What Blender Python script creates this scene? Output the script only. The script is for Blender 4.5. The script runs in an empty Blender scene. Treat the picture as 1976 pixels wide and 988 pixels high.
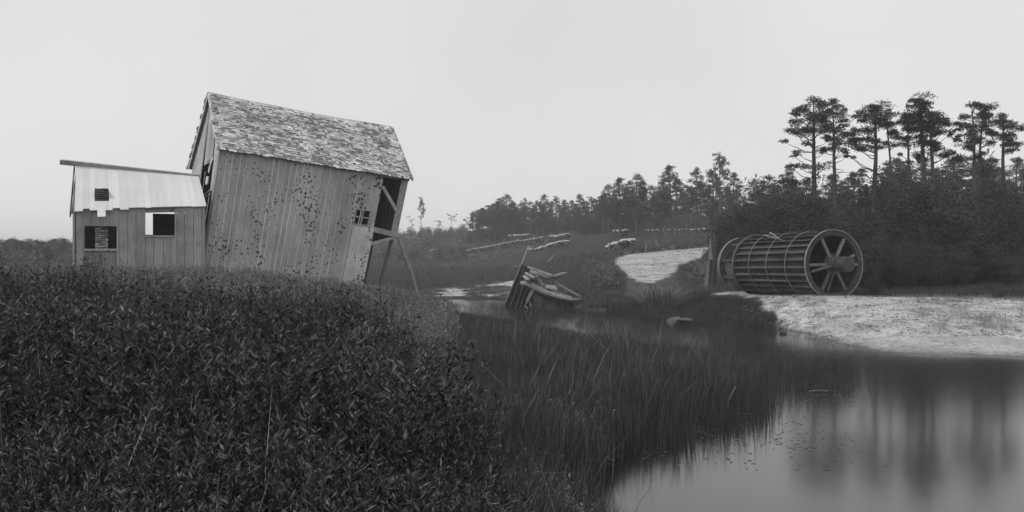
import bpy, math, random
import numpy as np
from mathutils import Vector, Matrix
random.seed(7); rng = np.random.default_rng(11)
F, CX, CY, H = 1800.0, 988.0, 494.0, 2.6          # photograph scale, centre, eye height above the pond
scene = bpy.context.scene
C = scene.collection
V = np.array
def W(px, py, d):
    return V([(px-CX)/F*d, d, H+(CY-py)/F*d])
# ------------------------------------------------------------------ mesh builder
class MB:
    def __init__(s): s.v=[]; s.n=0; s.loops=[]; s.sizes=[]; s.tone=[]
    def add(s, verts, faces, tone=1.0):
        verts=np.asarray(verts,float); s.v.append(verts)
        for f in faces:
            s.loops.append(np.asarray(f)+s.n); s.sizes.append(V([len(f)])); s.tone.append(V([tone]))
        s.n+=len(verts)
    def addarr(s, verts, faces, tones):              # faces (M,k), tones (M,)
        s.v.append(verts); s.loops.append((faces+s.n).ravel()); s.sizes.append(np.full(len(faces),faces.shape[1])); s.tone.append(tones); s.n+=len(verts)
    def mesh(s, name):
        me=bpy.data.meshes.new(name)
        v=np.concatenate(s.v); l=np.concatenate(s.loops).astype(np.int32); z=np.concatenate(s.sizes).astype(np.int32); t=np.concatenate(s.tone).astype(np.float32)
        me.vertices.add(len(v)); me.vertices.foreach_set('co', v.astype(np.float32).ravel())
        me.loops.add(len(l)); me.loops.foreach_set('vertex_index', l)
        me.polygons.add(len(z)); me.polygons.foreach_set('loop_start', np.concatenate([[0],np.cumsum(z)[:-1]]).astype(np.int32))
        me.update(calc_edges=True)
        a=me.attributes.new('tone','FLOAT','FACE'); a.data.foreach_set('value', t)
        me.polygons.foreach_set('use_smooth',[False]*len(me.polygons)); me.validate(); return me
    # shapes
    def box8(s, p, tone=1.0):                        # p: 4 bottom then 4 top (matching order, counter-clockwise from above)
        s.add(p, [(3,2,1,0),(4,5,6,7),(0,1,5,4),(1,2,6,5),(2,3,7,6),(3,0,4,7)], tone)
    def beam(s, a, b, w, h, tone=1.0, up=(0,0,1), taper=1.0, jag=0.0):
        a=V(a,float) if False else np.array(a,float); b=np.array(b,float); d=b-a; d/=np.linalg.norm(d)
        u=np.array(up,float); r=np.cross(d,u)
        if np.linalg.norm(r)<1e-3: r=np.cross(d,V([1.,0,0]))
        r/=np.linalg.norm(r); u=np.cross(r,d)
        j=lambda: d*random.uniform(-jag,jag)
        P=[a-r*w/2-u*h/2+j(), a+r*w/2-u*h/2+j(), a+r*w/2+u*h/2+j(), a-r*w/2+u*h/2+j()]
        w*=taper; h*=taper
        Q=[b-r*w/2-u*h/2+j(), b+r*w/2-u*h/2+j(), b+r*w/2+u*h/2+j(), b-r*w/2+u*h/2+j()]
        s.add(P+Q, [(0,1,2,3)[::-1],(4,5,6,7),(0,1,5,4),(1,2,6,5),(2,3,7,6),(3,0,4,7)], tone)
    def tube(s, pts, rad, seg=8, tone=1.0, rough=0.0, cap=True):
        pts=[np.array(p,float) for p in pts]; n=len(pts)
        if not hasattr(rad,'__len__'): rad=[rad]*n
        vs=[]; 
        d0=pts[1]-pts[0]; ref=V([0,0,1.]) if abs(d0[2])<.8*np.linalg.norm(d0) else V([1.,0,0])
        for i,p in enumerate(pts):
            d=pts[min(i+1,n-1)]-pts[max(i-1,0)]; d=d/np.linalg.norm(d)
            r=np.cross(d,ref); r/=np.linalg.norm(r); u=np.cross(r,d)
            for k in range(seg):
                a=2*math.pi*k/seg; q=rad[i]*(1+random.uniform(-rough,rough))
                vs.append(p+(r*math.cos(a)+u*math.sin(a))*q)
        fs=[]
        for i in range(n-1):
            for k in range(seg):
                k2=(k+1)%seg; fs.append((i*seg+k,i*seg+k2,(i+1)*seg+k2,(i+1)*seg+k))
        if cap: fs.append(tuple(range(seg))[::-1]); fs.append(tuple((n-1)*seg+k for k in range(seg)))
        s.add(vs, fs, tone)
def leafcards(mb, c, d, L, Wd, tone):                # c,d (N,3); L,Wd,tone (N,)
    n=len(c); d=d/np.linalg.norm(d,axis=1,keepdims=True)
    r=rng.normal(size=(n,3)); s=np.cross(d,r); s/=np.linalg.norm(s,axis=1,keepdims=True); up=np.cross(s,d)
    L=L[:,None]; Wd=Wd[:,None]
    v=np.stack([c, c+d*L*.5+s*Wd*.5+up*Wd*.15, c+d*L, c+d*L*.5-s*Wd*.5+up*Wd*.15],1).reshape(-1,3)
    f=np.arange(4*n).reshape(n,4); mb.addarr(v,f,tone)
# ------------------------------------------------------------------ materials (monochrome photograph: every colour is a grey)
def mat(name, base, rough=.9, tone_amt=1.0, noise=None, spec=.3, extra=None, bump=0, stretch=(1,1,1), contrast=.5, coords='Object'):
    m=bpy.data.materials.new(name); m.use_nodes=True; nt=m.node_tree; N=nt.nodes; Lk=nt.links
    b=N['Principled BSDF']; b.inputs['Roughness'].default_value=rough; b.inputs['Specular IOR Level'].default_value=spec
    at=N.new('ShaderNodeAttribute'); at.attribute_name='tone'
    val=N.new('ShaderNodeMath'); val.operation='MULTIPLY'; val.inputs[1].default_value=base; Lk.new(at.outputs['Fac'],val.inputs[0]); out=val.outputs[0]
    if noise:
        tc=N.new('ShaderNodeTexCoord'); mp=N.new('ShaderNodeMapping'); mp.inputs['Scale'].default_value=stretch; Lk.new(tc.outputs[coords],mp.inputs[0])
        nz=N.new('ShaderNodeTexNoise'); nz.inputs['Scale'].default_value=noise; nz.inputs['Detail'].default_value=6; nz.inputs['Roughness'].default_value=.65; Lk.new(mp.outputs[0],nz.inputs['Vector'])
        mr=N.new('ShaderNodeMapRange'); mr.inputs[1].default_value=.3; mr.inputs[2].default_value=.7; mr.inputs[3].default_value=1-contrast; mr.inputs[4].default_value=1+contrast; Lk.new(nz.outputs['Fac'],mr.inputs[0])
        mm=N.new('ShaderNodeMath'); mm.operation='MULTIPLY'; Lk.new(out,mm.inputs[0]); Lk.new(mr.outputs[0],mm.inputs[1]); out=mm.outputs[0]
        if bump:
            bp=N.new('ShaderNodeBump'); bp.inputs['Strength'].default_value=bump; bp.inputs['Distance'].default_value=.02; Lk.new(nz.outputs['Fac'],bp.inputs['Height']); Lk.new(bp.outputs[0],b.inputs['Normal'])
    if extra: out=extra(nt,out)
    cb=N.new('ShaderNodeCombineColor')
    for k in range(3): Lk.new(out,cb.inputs[k])
    Lk.new(cb.outputs[0],b.inputs['Base Color'])
    return m
def spots(scale, lo, hi, dark, patch=.9):
    def ex(nt,out):
        N=nt.nodes; Lk=nt.links
        tc=N.new('ShaderNodeTexCoord'); vo=N.new('ShaderNodeTexVoronoi'); vo.inputs['Scale'].default_value=scale; vo.inputs['Randomness'].default_value=1; Lk.new(tc.outputs['Object'],vo.inputs['Vector'])
        nz=N.new('ShaderNodeTexNoise'); nz.inputs['Scale'].default_value=patch; nz.inputs['Detail'].default_value=3; Lk.new(tc.outputs['Object'],nz.inputs['Vector'])
        n2=N.new('ShaderNodeTexNoise'); n2.inputs['Scale'].default_value=scale*3; Lk.new(tc.outputs['Object'],n2.inputs['Vector'])
        th=N.new('ShaderNodeMapRange'); th.inputs[1].default_value=.42; th.inputs[2].default_value=.68; th.inputs[3].default_value=lo; th.inputs[4].default_value=hi; Lk.new(nz.outputs['Fac'],th.inputs[0])
        ad=N.new('ShaderNodeMath'); ad.operation='MULTIPLY_ADD'; ad.inputs[1].default_value=.25; Lk.new(n2.outputs['Fac'],ad.inputs[0]); Lk.new(vo.outputs['Distance'],ad.inputs[2])
        lt=N.new('ShaderNodeMath'); lt.operation='SUBTRACT'; Lk.new(th.outputs[0],lt.inputs[0]); Lk.new(ad.outputs[0],lt.inputs[1])
        mr=N.new('ShaderNodeMapRange'); mr.inputs[1].default_value=-.03; mr.inputs[2].default_value=.03; mr.inputs[3].default_value=1; mr.inputs[4].default_value=dark; Lk.new(lt.outputs[0],mr.inputs[0])
        mm=N.new('ShaderNodeMath'); mm.operation='MULTIPLY'; Lk.new(out,mm.inputs[0]); Lk.new(mr.outputs[0],mm.inputs[1]); return mm.outputs[0]
    return ex
def grain(sc, amt, patch=None):
    def ex(nt,out):
        N=nt.nodes; Lk=nt.links
        tc=N.new('ShaderNodeTexCoord'); nz=N.new('ShaderNodeTexNoise'); nz.inputs['Scale'].default_value=sc; nz.inputs['Detail'].default_value=4; Lk.new(tc.outputs['Object'],nz.inputs['Vector'])
        mr=N.new('ShaderNodeMapRange'); mr.inputs[1].default_value=.3; mr.inputs[2].default_value=.7; mr.inputs[3].default_value=1-amt; mr.inputs[4].default_value=1+amt; Lk.new(nz.outputs['Fac'],mr.inputs[0])
        mm=N.new('ShaderNodeMath'); mm.operation='MULTIPLY'; Lk.new(out,mm.inputs[0]); Lk.new(mr.outputs[0],mm.inputs[1])
        return patch(nt,mm.outputs[0]) if patch else mm.outputs[0]
    return ex
M={}
M['barn_wall']=mat('weathered_boards_spotted',.37,noise=3,stretch=(16,16,.4),contrast=.3,bump=.3,extra=grain(1.0,.16,spots(7.2,.22,.57,.2,1.1)))
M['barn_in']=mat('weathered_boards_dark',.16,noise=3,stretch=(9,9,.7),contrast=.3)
M['gable']=mat('weathered_boards_gable',.4,noise=3,stretch=(9,9,.7),contrast=.3,extra=grain(1.5,.2))
M['shed_wall']=mat('weathered_boards_shed',.34,noise=3,stretch=(16,16,.5),contrast=.3,bump=.3,extra=grain(1.6,.22))
M['new_boards']=mat('pale_roof_boards',.64,noise=3,stretch=(7,7,1.2),contrast=.05,extra=grain(1.5,.04,spots(5,-.25,.13,.55,1.3)))
M['shingle']=mat('mottled_shingles',.35,noise=14,contrast=.3,bump=.5,extra=grain(1.4,.3))
M['timber']=mat('grey_timber',.3,noise=4,stretch=(3,3,3),contrast=.35,bump=.4,extra=grain(2,.2))
M['wet_timber']=mat('streaked_wet_timber',.19,noise=4,stretch=(4,4,4),contrast=.6,bump=.6,extra=grain(1.5,.35))
M['pale_timber']=mat('pale_bleached_timber',.5,noise=5,contrast=.35,bump=.3)
M['dark_timber']=mat('dark_wet_timber',.07,noise=5,contrast=.45,bump=.4)
M['wheel_wood']=mat('old_wheel_wood',.08,noise=5,contrast=.4,bump=.4,extra=grain(1.3,.25))
M['wheel_iron']=mat('wheel_hoop_iron',.2,rough=.6,noise=7,contrast=.35,spec=.4)
M['wheel_dark']=mat('wheel_hub_iron',.05,rough=.6,noise=7,contrast=.35,spec=.4)
M['brick']=mat('chimney_brick',.17,noise=14,contrast=.4,bump=.6)
M['mortar']=mat('chimney_mortar',.7,noise=14,contrast=.25)
M['bark']=mat('pine_bark',.07,noise=9,contrast=.4)
M['deadwood']=mat('dead_wood',.2,noise=9,contrast=.35)
M['needle']=mat('pine_needles',.036,rough=.7)
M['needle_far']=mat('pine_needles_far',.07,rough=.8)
M['bushleaf']=mat('bush_leaves',.034,rough=.6)
M['leaf']=mat('shrub_leaves',.04,rough=.5,spec=.4)
M['leaf2']=mat('forb_leaves',.17,rough=.6)
M['sedge']=mat('sedge_blades',.05,rough=.6)
M['paleg']=mat('pale_dry_grass',.2,rough=.8)
M['scrub']=mat('scrub_leaves',.13,rough=.8)
M['rock']=mat('boulder_stone',.09,noise=5,contrast=.5,bump=.8)
M['logend']=mat('cordwood',.26,noise=6,contrast=.4)
# ------------------------------------------------------------------ object helpers
def tag(o,label=None,cat=None,group=None,kind=None):
    if label: o['label']=label
    if cat: o['category']=cat
    if group: o['group']=group
    if kind: o['kind']=kind
    return o
def link(name, me, m=None, parent=None, smooth=False):
    o=bpy.data.objects.new(name,me); C.objects.link(o)
    if m is not None and not me.materials: me.materials.append(m)
    if parent: o.parent=parent
    if m is not None: me.polygons.foreach_set('use_smooth',[bool(smooth)]*len(me.polygons))
    return o
def build(name, mb, m, parent=None, smooth=False): return link(name, mb.mesh(name), m, parent, smooth)
def empty(name, loc, label, cat, group=None):
    o=bpy.data.objects.new(name,None); C.objects.link(o); o.location=loc; o.empty_display_size=.3; return tag(o,label,cat,group)
def under(root, ch, name=None):       # world-built child under an Empty that has a location only
    ch.parent=root; ch.matrix_parent_inverse=Matrix.Translation(-root.location); return ch
def copy_tree(o):
    c=o.copy(); C.objects.link(c)
    for ch in o.children:
        k=ch.copy(); C.objects.link(k); k.parent=c
        k.matrix_parent_inverse=ch.matrix_parent_inverse.copy()
    return c
# ------------------------------------------------------------------ terrain
CP=[ # px, d, z
 (-400,3,.75),(200,3,.7),(700,3,.6),(988,3,.5),(1300,3,.35),(2000,3,.3),(2400,3,.4),
 (-400,7,.8),(100,7,.72),(500,7,.65),(800,7,.5),(1000,8,.25),(1100,10,.12),
 (100,14,1.0),(500,14,.85),(720,14,.5),(900,14,.15),(1100,14,.08),(1300,16,.05),
 (100,24,1.4),(400,24,1.3),(620,24,.85),(760,24,.35),(900,24,.12),(1100,24,.06),(1300,24,.03),
 (-300,34,1.6),(100,32,1.6),(350,34,1.55),(560,34,1.35),(700,36,1.0),(780,38,.75),(840,40,.35),(950,35,.06),(1100,33,.03),
 (100,45,1.5),(400,45,1.2),(600,46,.8),(750,47,.3),(600,62,.4),(820,60,.12),(900,62,.25),(980,62,.35),(900,70,.42),(980,72,.55),(700,75,.5),(820,78,.5),
 (75,105,1.15),(140,100,1.15),(300,100,1.0),(-400,100,1.3),(-400,200,3),(100,130,1.4),(300,150,2),
 (800,110,.75),(900,110,.8),(1050,100,1.0),(800,150,1.1),(900,150,1.2),(1000,140,1.3),
 (828,200,3.3),(890,200,4.4),(780,240,5.5),(820,260,8.0),(600,260,6),(300,260,5),(100,260,4.5),
 (900,180,3.0),(975,180,4.1),(1050,180,5.1),(950,230,7.4),(1100,220,7.9),(1100,180,5.9),
 (1030,144,2.9),(1097,144,3.7),(1175,108,3.0),(1225,108,3.25),(1190,150,5.6),(1230,230,8.3),(1370,230,8.4),(1300,170,5.8),(1400,150,5.8),
 (1060,90,1.7),(1060,70,1.4),(1040,56,.75),(1060,49,.5),(1100,50,.85),(1150,50,.8),(1150,60,1.35),(1120,70,1.7),(1120,90,2.3),
 (1180,46,.3),(1200,43,.06),(1250,52,1.1),(1215,57,1.35),(1290,55,1.3),(1185,66,1.7),(1300,66,1.85),(1210,80,2.5),(1330,70,2.0),(1365,85,3.1),(1365,100,3.5),(1300,92,3.1),(1250,100,3.1),
 (1280,43,.1),(1350,46,.85),(1340,40,.15),(1450,35,.1),(1400,42,.75),(1370,44,.92),(1450,41,1.0),(1560,36.5,1.13),(1700,35.8,1.05),(1800,35.5,1.0),(1912,35.5,.93),(2100,34,.9),(2400,30,.7),
 (1560,31,.35),(1650,29.5,.3),(1720,29,.4),(1850,28,.35),(1912,28.5,.35),(2000,27,.3),
 (1800,31.5,.75),(1700,32.5,.72),(1600,33.5,.7),
 (1450,48,.9),(1560,41,.85),(1650,41,.85),(1750,40,.85),(1850,40,.9),(1960,40,.9),(2200,40,.9),
 (1400,60,1.6),(1550,60,1.7),(1700,55,1.7),(1850,52,1.8),(2100,52,2),(1550,80,2.8),(1700,75,3.0),(1900,70,3.2),(2200,70,3.4),
 (1500,110,5),(1700,110,5.5),(1950,110,5.5),(2300,110,5.5),(1500,200,7.5),(1800,200,8),(2300,200,8),
 (-400,400,8),(400,400,9),(988,400,9.5),(1500,400,9.5),(2300,400,9.5),(988,1200,10),(0,1200,10),(2000,1200,10)]
CPA=np.array(CP,float)
def warp(px,d): return np.stack([px/260.0, np.log(d)*3.2],-1)
PT=warp(CPA[:,0],CPA[:,1]); cc=.35
K=np.sqrt(((PT[:,None]-PT[None])**2).sum(-1)+cc*cc)
_n=len(PT); A_=np.zeros((_n+1,_n+1)); A_[:_n,:_n]=K-np.eye(_n)*.03; A_[:_n,_n]=1; A_[_n,:_n]=1
WT=np.linalg.solve(A_, np.append(CPA[:,2],0))
PX=[(820,588),(900,606),(1000,626),(1100,650),(1220,672),(1330,688),(1380,704),(1430,724),(1452,745),(1405,795),(1250,832),(1130,895),(1075,985)]
FX=[(820,577),(990,577),(1085,590),(1125,601),(1200,609),(1290,627),(1400,629),(1480,631),(1530,638),(1580,652),(1650,667),(1700,679),(1760,681),(1840,690),(1870,684),(1912,687),(2000,690),(2150,700),(2500,740)]
def z0(px,py): d=H*F/(py-CY); return ((px-CX)/F*d, d)
POND=[(-22,47),(-12,46)]+[z0(*p) for p in PX]+[(.8,7.2),(3,5.2),(9,4),(30,3),(60,8),(45,22)]+[z0(*p) for p in FX[::-1]]+[(-14,56),(-22,55)]
POND=np.array(POND)
def pond_sd(x,y):                     # signed distance, negative inside
    P=np.stack([x,y],-1); best=np.full(x.shape,1e9); ins=np.zeros(x.shape,bool)
    n=len(POND)
    for i in range(n):
        a=POND[i]; b=POND[(i+1)%n]; ab=b-a; t=np.clip(((P-a)@ab)/(ab@ab),0,1)
        q=a+t[...,None]*ab; best=np.minimum(best,np.sqrt(((P-q)**2).sum(-1)))
        c=((a[1]>y)!=(b[1]>y)); xs=a[0]+(y-a[1])/(b[1]-a[1]+1e-12)*(b[0]-a[0]); ins^=(c&(x<xs))
    return np.where(ins,-best,best)
def vnoise(x,y,s,seed=0):
    r=np.random.default_rng(seed); out=0; 
    for k in range(5):
        a=r.uniform(0,6.28); f=s*r.uniform(.6,1.5); ph=r.uniform(0,6.28,2); out=out+np.sin((x*math.cos(a)+y*math.sin(a))*f+ph[0])*np.sin((-x*math.sin(a)+y*math.cos(a))*f*.9+ph[1])
    return out/3
def rbf(px,d):
    sh=px.shape; p=px.ravel(); q=d.ravel(); out=np.empty(p.size)
    for i in range(0,p.size,20000):
        w=warp(p[i:i+20000],q[i:i+20000]); k=np.sqrt(((w[:,None]-PT[None])**2).sum(-1)+cc*cc); out[i:i+20000]=k@WT[:_n]+WT[_n]
    return out.reshape(sh)
def height(x,y):
    x=np.asarray(x,float); y=np.asarray(y,float); d=np.clip(y,3,1500); px=np.clip(CX+F*x/np.maximum(d,3),-500,2500)
    z=rbf(px,d)
    near=np.clip(1-np.abs(y)/220,0,1)
    z=z+vnoise(x,y,.9,1)*.05*near+vnoise(x,y,2.7,2)*.025*near+vnoise(x,y,.12,3)*.5*np.clip((y-120)/200,0,1)
    sd=pond_sd(x,y)+vnoise(x,y,1.6,5)*.14+vnoise(x,y,4.5,6)*.06
    t=np.clip((sd+.0)/1.6,0,1); t=t*t*(3-2*t)
    land=np.maximum(z,.03)*(.25+.75*t)+.012
    zz=np.where(sd>0,land*np.clip(sd/.25,0,1)+(-.02)*(1-np.clip(sd/.25,0,1)),np.maximum(-.5,-.02+sd*.35))
    return zz
def hz(x,y): return float(height(np.array([x]),np.array([y]))[0])
def Gp(px,d):                         # ground point at photo column px and depth d
    x=(px-CX)/F*d; return V([x,d,hz(x,d)])
def poly_mask(px,d,poly):
    y=d; x=px; ins=np.zeros(x.shape,bool); P=poly; n=len(P)
    for i in range(n):
        a=P[i]; b=P[(i+1)%n]; c=((a[1]>y)!=(b[1]>y)); xs=a[0]+(y-a[1])/(b[1]-a[1]+1e-12)*(b[0]-a[0]); ins^=(c&(x<xs))
    return ins
SAND=[ # polygons in (px, d)
 [(795,57.5),(1000,57.2),(1010,50),(1030,51),(1010,62),(985,74),(930,72),(880,68),(820,64)],
 [(1178,70),(1186,77),(1215,86),(1290,95),(1368,100),(1372,88),(1352,76),(1325,66),(1300,59),(1275,53),(1245,51),(1222,54),(1195,61)],
 [(1372,44),(1400,42.5),(1450,40),(1480,36.5),(1510,33),(1535,31),(1580,29.2),(1600,20),(2600,16),(2600,36.3),(1912,36.2),(1800,36.2),(1700,36.6),(1560,37.4),(1460,41.5),(1400,44.5)],
 [(-500,98),(150,96),(160,112),(-500,115)],
]
def sandness(x,y):
    d=np.clip(y,3,1500); px=CX+F*x/d; m=np.zeros(x.shape)
    jx=vnoise(x,y,1.3,21)*.35+vnoise(x,y,4,22)*.15; s=0
    for k in range(8):
        a=k*math.pi/4; ox=(math.cos(a)*.4+jx); oy=(math.sin(a)*.4+jx*1.3)
        xx=x+ox; yy=np.maximum(y+oy,3); pp=CX+F*xx/yy
        mm=np.zeros(x.shape,bool)
        for P in SAND: mm|=poly_mask(pp,yy,P)
        m+=mm
    return m/8
def axis(dense0,dense1,step,far,grow):
    a=list(np.arange(dense0,dense1,step)); st=step; v=a[-1]
    while v<far: st*=grow; v+=st; a.append(v)
    st=step; v=a[0]
    while v>-far if dense0<0 else v>-60: st*=grow; v-=st; a.insert(0,v)
    return np.array(a)
gx=axis(-22,30,.22,900,1.06); gy=axis(8,72,.22,1000,1.035)
GX,GY=np.meshgrid(gx,gy); GZ=height(GX,GY)
mb=MB(); nx,ny=len(gx),len(gy)
ii,jj=np.meshgrid(np.arange(nx-1),np.arange(ny-1)); b0=(jj*nx+ii).ravel()
mb.addarr(np.stack([GX.ravel(),GY.ravel(),GZ.ravel()],-1), np.stack([b0,b0+1,b0+nx+1,b0+nx],-1), np.ones(len(b0)))
def ground_mat():
    m=bpy.data.materials.new('ground_soil_and_sand'); m.use_nodes=True; nt=m.node_tree; N=nt.nodes; L=nt.links; b=N['Principled BSDF']; b.inputs['Roughness'].default_value=.95; b.inputs['Specular IOR Level'].default_value=.15
    tc=N.new('ShaderNodeTexCoord'); at=N.new('ShaderNodeAttribute'); at.attribute_name='sand'
    def noise(s,det=6,r=.6):
        n=N.new('ShaderNodeTexNoise'); n.inputs['Scale'].default_value=s; n.inputs['Detail'].default_value=det; n.inputs['Roughness'].default_value=r; L.new(tc.outputs['Object'],n.inputs['Vector']); return n.outputs['Fac']
    def rng_(v,a,b_,c,d_):
        n=N.new('ShaderNodeMapRange'); n.inputs[1].default_value=a; n.inputs[2].default_value=b_; n.inputs[3].default_value=c; n.inputs[4].default_value=d_; L.new(v,n.inputs[0]); return n.outputs[0]
    def mth(op,a,b_):
        n=N.new('ShaderNodeMath'); n.operation=op
        for k,q in enumerate((a,b_)):
            if isinstance(q,(int,float)): n.inputs[k].default_value=q
            else: L.new(q,n.inputs[k])
        return n.outputs[0]
    soil=mth('MULTIPLY',rng_(noise(3),.3,.7,.03,.085),rng_(noise(.25),.3,.7,.7,1.3))
    sand=mth('MULTIPLY',rng_(noise(1.1,8,.75),.34,.66,.3,.54),mth('MULTIPLY',rng_(noise(.45,4,.6),.35,.65,.8,1.15),rng_(noise(7,7,.8),.36,.6,.6,1.15)))
    # damp litter patches and pebbles
    sand=mth('MULTIPLY',sand,rng_(noise(11,5,.8),.33,.47,.45,1))
    f=rng_(mth('ADD',at.outputs['Fac'],mth('MULTIPLY',mth('SUBTRACT',noise(2.2,7,.7),.5),1.5)),.4,.6,0,1)
    mx=N.new('ShaderNodeMix'); mx.data_type='FLOAT'; L.new(f,mx.inputs[0]); L.new(soil,mx.inputs[2]); L.new(sand,mx.inputs[3])
    # wet margin
    gp=N.new('ShaderNodeSeparateXYZ'); L.new(tc.outputs['Object'],gp.inputs[0])
    wet=rng_(mth('ADD',gp.outputs['Z'],mth('MULTIPLY',noise(2.5),.05)),.02,.12,.35,1)
    out=mth('MULTIPLY',mx.outputs[0],wet)
    cb=N.new('ShaderNodeCombineColor')
    for k in range(3): L.new(out,cb.inputs[k])
    L.new(cb.outputs[0],b.inputs['Base Color'])
    bp=N.new('ShaderNodeBump'); bp.inputs['Strength'].default_value=.7; bp.inputs['Distance'].default_value=.05; L.new(noise(4,8,.75),bp.inputs['Height']); L.new(bp.outputs[0],b.inputs['Normal'])
    return m
g=build('ground',mb,ground_mat(),smooth=True); tag(g,kind='structure')
sa=g.data.attributes.new('sand','FLOAT','POINT'); sa.data.foreach_set('value',sandness(GX,GY).ravel().astype(np.float32))
# water
def water_mat():
    m=bpy.data.materials.new('still_pond_water'); m.use_nodes=True; nt=m.node_tree; N=nt.nodes; L=nt.links; b=N['Principled BSDF']
    b.inputs['Base Color'].default_value=(.012,.012,.012,1); b.inputs['Roughness'].default_value=.115; b.inputs['IOR'].default_value=1.6; b.inputs['Specular IOR Level'].default_value=.5
    tc=N.new('ShaderNodeTexCoord'); mp=N.new('ShaderNodeMapping'); mp.inputs['Scale'].default_value=(1.0,.5,1); L.new(tc.outputs['Object'],mp.inputs[0])
    n=N.new('ShaderNodeTexNoise'); n.inputs['Scale'].default_value=1.2; n.inputs['Detail'].default_value=2; L.new(mp.outputs[0],n.inputs['Vector'])
    bp=N.new('ShaderNodeBump'); bp.inputs['Strength'].default_value=.06; bp.inputs['Distance'].default_value=.03; L.new(n.outputs['Fac'],bp.inputs['Height']); L.new(bp.outputs[0],b.inputs['Normal'])
    return m
mb=MB(); mb.add([(-26,2,0),(70,2,0),(70,62,0),(-26,62,0)],[(0,1,2,3)])
tag(build('pond_water',mb,water_mat()),kind='structure')

# ------------------------------------------------------------------ barn
BP=V([-10.601,34.0,6.591])
def rotm(y,r,p):
    c,s=math.cos(y),math.sin(y);Ry=V([[c,-s,0],[s,c,0],[0,0,1]])
    c,s=math.cos(r),math.sin(r);Rr=V([[c,0,s],[0,1,0],[-s,0,c]])
    c,s=math.cos(p),math.sin(p);Rp=V([[1,0,0],[0,c,-s],[0,s,c]])
    return Ry@Rr@Rp
BM=rotm(.516,.106,-.055)
def barnp(x,y,z):                     # racked frame: posts lean further than the eaves
    k=.045+.012*x
    return BP+BM@V([x+min(z,0)*k,y,z])
def boards(mb, mp, a0, a1, z0_, z1_, wid, th, holes=(), tone=(.8,1.2), batten=0, ragged=0, topf=None, gap=.007, botf=None, missing=0):
    """vertical boards; mp(a, out, z) maps wall-local to world, out>0 is the weather side"""
    edges=[a0]
    while edges[-1]<a1-.05: edges.append(min(a1,edges[-1]+wid*random.uniform(.75,1.25)))
    cuts=sorted(set([round(e,4) for e in edges]+[round(h[k],4) for h in holes for k in (0,1) if a0<h[k]<a1]))
    tn=None
    for i in range(len(cuts)-1):
        l,r=cuts[i],cuts[i+1]
        real=any(abs(l-e)<.001 for e in edges)
        if real or tn is None: tn=random.uniform(*tone); rg=random.uniform(-ragged,ragged); skip=random.random()<missing; oo=random.uniform(0,.006)
        if skip or r-l<.01: continue
        m=(l+r)/2; iv=[[(botf(m) if botf else z0_)+rg,0,0]]; 
        top=[topf(l) if topf else z1_, topf(r) if topf else z1_]
        spans=[[(botf(m) if botf else z0_)+rg,None]]
        hs=sorted([h for h in holes if h[0]-1e-4<=l and h[1]+1e-4>=r],key=lambda h:h[2])
        for h in hs:
            if h[2]<=spans[-1][0]: spans[-1][0]=max(spans[-1][0],h[3])
            else: spans[-1][1]=h[2]; spans.append([h[3],None])
        gl=gap if real else 0
        for s0,s1 in spans:
            zt=top if s1 is None else [s1,s1]
            if min(zt)<=s0+.01: continue
            p=[mp(l+gl,oo+th,s0),mp(r,oo+th,s0),mp(r,oo,s0),mp(l+gl,oo,s0),mp(l+gl,oo+th,zt[0]),mp(r,oo+th,zt[1]),mp(r,oo,zt[1]),mp(l+gl,oo,zt[0])]
            mb.box8(p,tn)
        if batten and real and i>0 and random.random()<batten and not hs:
            w=.019; bt=random.uniform(1.3,1.65)
            zb=(botf(m) if botf else z0_)
            tt=topf(l) if topf else z1_
            p=[mp(l-w,oo+th+.016,zb),mp(l+w,oo+th+.016,zb),mp(l+w,oo+th+.003,zb),mp(l-w,oo+th+.003,zb),mp(l-w,oo+th+.016,tt),mp(l+w,oo+th+.016,tt),mp(l+w,oo+th+.003,tt),mp(l-w,oo+th+.003,tt)]
            mb.box8(p,bt)
BL,BW,BR,BH=7.5,4.98,2.44,5.1
barn=empty('leaning_barn',(-8.5,36,1.2),'big weathered board barn tilting to the right, dark spotted wall and mottled shingle roof','barn')
def bp(name,mb,m,sm=False): return under(barn,build(name,mb,m,smooth=sm))
mb=MB(); WX0,WX1,WZ0,WZ1=5.5,6.12,-2.2,-1.6
boards(mb,lambda a,o,z:barnp(a,-o,z),0,6.42,-BH,-.02,.27,.025,holes=[(WX0,WX1,WZ0,WZ1),(5.55,6.42,-6,-2.3)],tone=(.88,1.1),batten=.65)
bp('front_wall',mb,M['barn_wall'])
mb=MB(); boards(mb,lambda a,o,z:barnp(a,-.03-o,z),5.5,6.4,-4.75,-2.28,.33,.03,tone=(1.25,1.45))
bp('plank_panel',mb,M['barn_wall'])
# window with broken lights
mb=MB()
for z in (WZ0,(WZ0+WZ1)/2,WZ1): mb.beam(barnp(WX0,-.02,z),barnp(WX1,-.02,z),.06,.05,1.1)
for x in (WX0,WX0+.31,WX1): mb.beam(barnp(x,-.023,WZ0),barnp(x,-.023,WZ1),.055,.045,1.1)
win=bp('window',mb,M['timber'])
mb=MB()
mb.box8([barnp(x,y,z) for z in (WZ0+.32,WZ1-.03) for x,y in ((WX0+.03,-.005),(WX0+.28,-.005),(WX0+.28,.01),(WX0+.03,.01))],1)
mb.box8([barnp(x,y,z) for z in (WZ0+.04,WZ1-.25) for x,y in ((WX0+.34,-.004),(WX0+.48,-.004),(WX0+.48,.01),(WX0+.34,.01))],.8)
o=build('window_board',mb,M['gable']); o.parent=win; o.matrix_parent_inverse=win.matrix_parent_inverse.copy()
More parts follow.
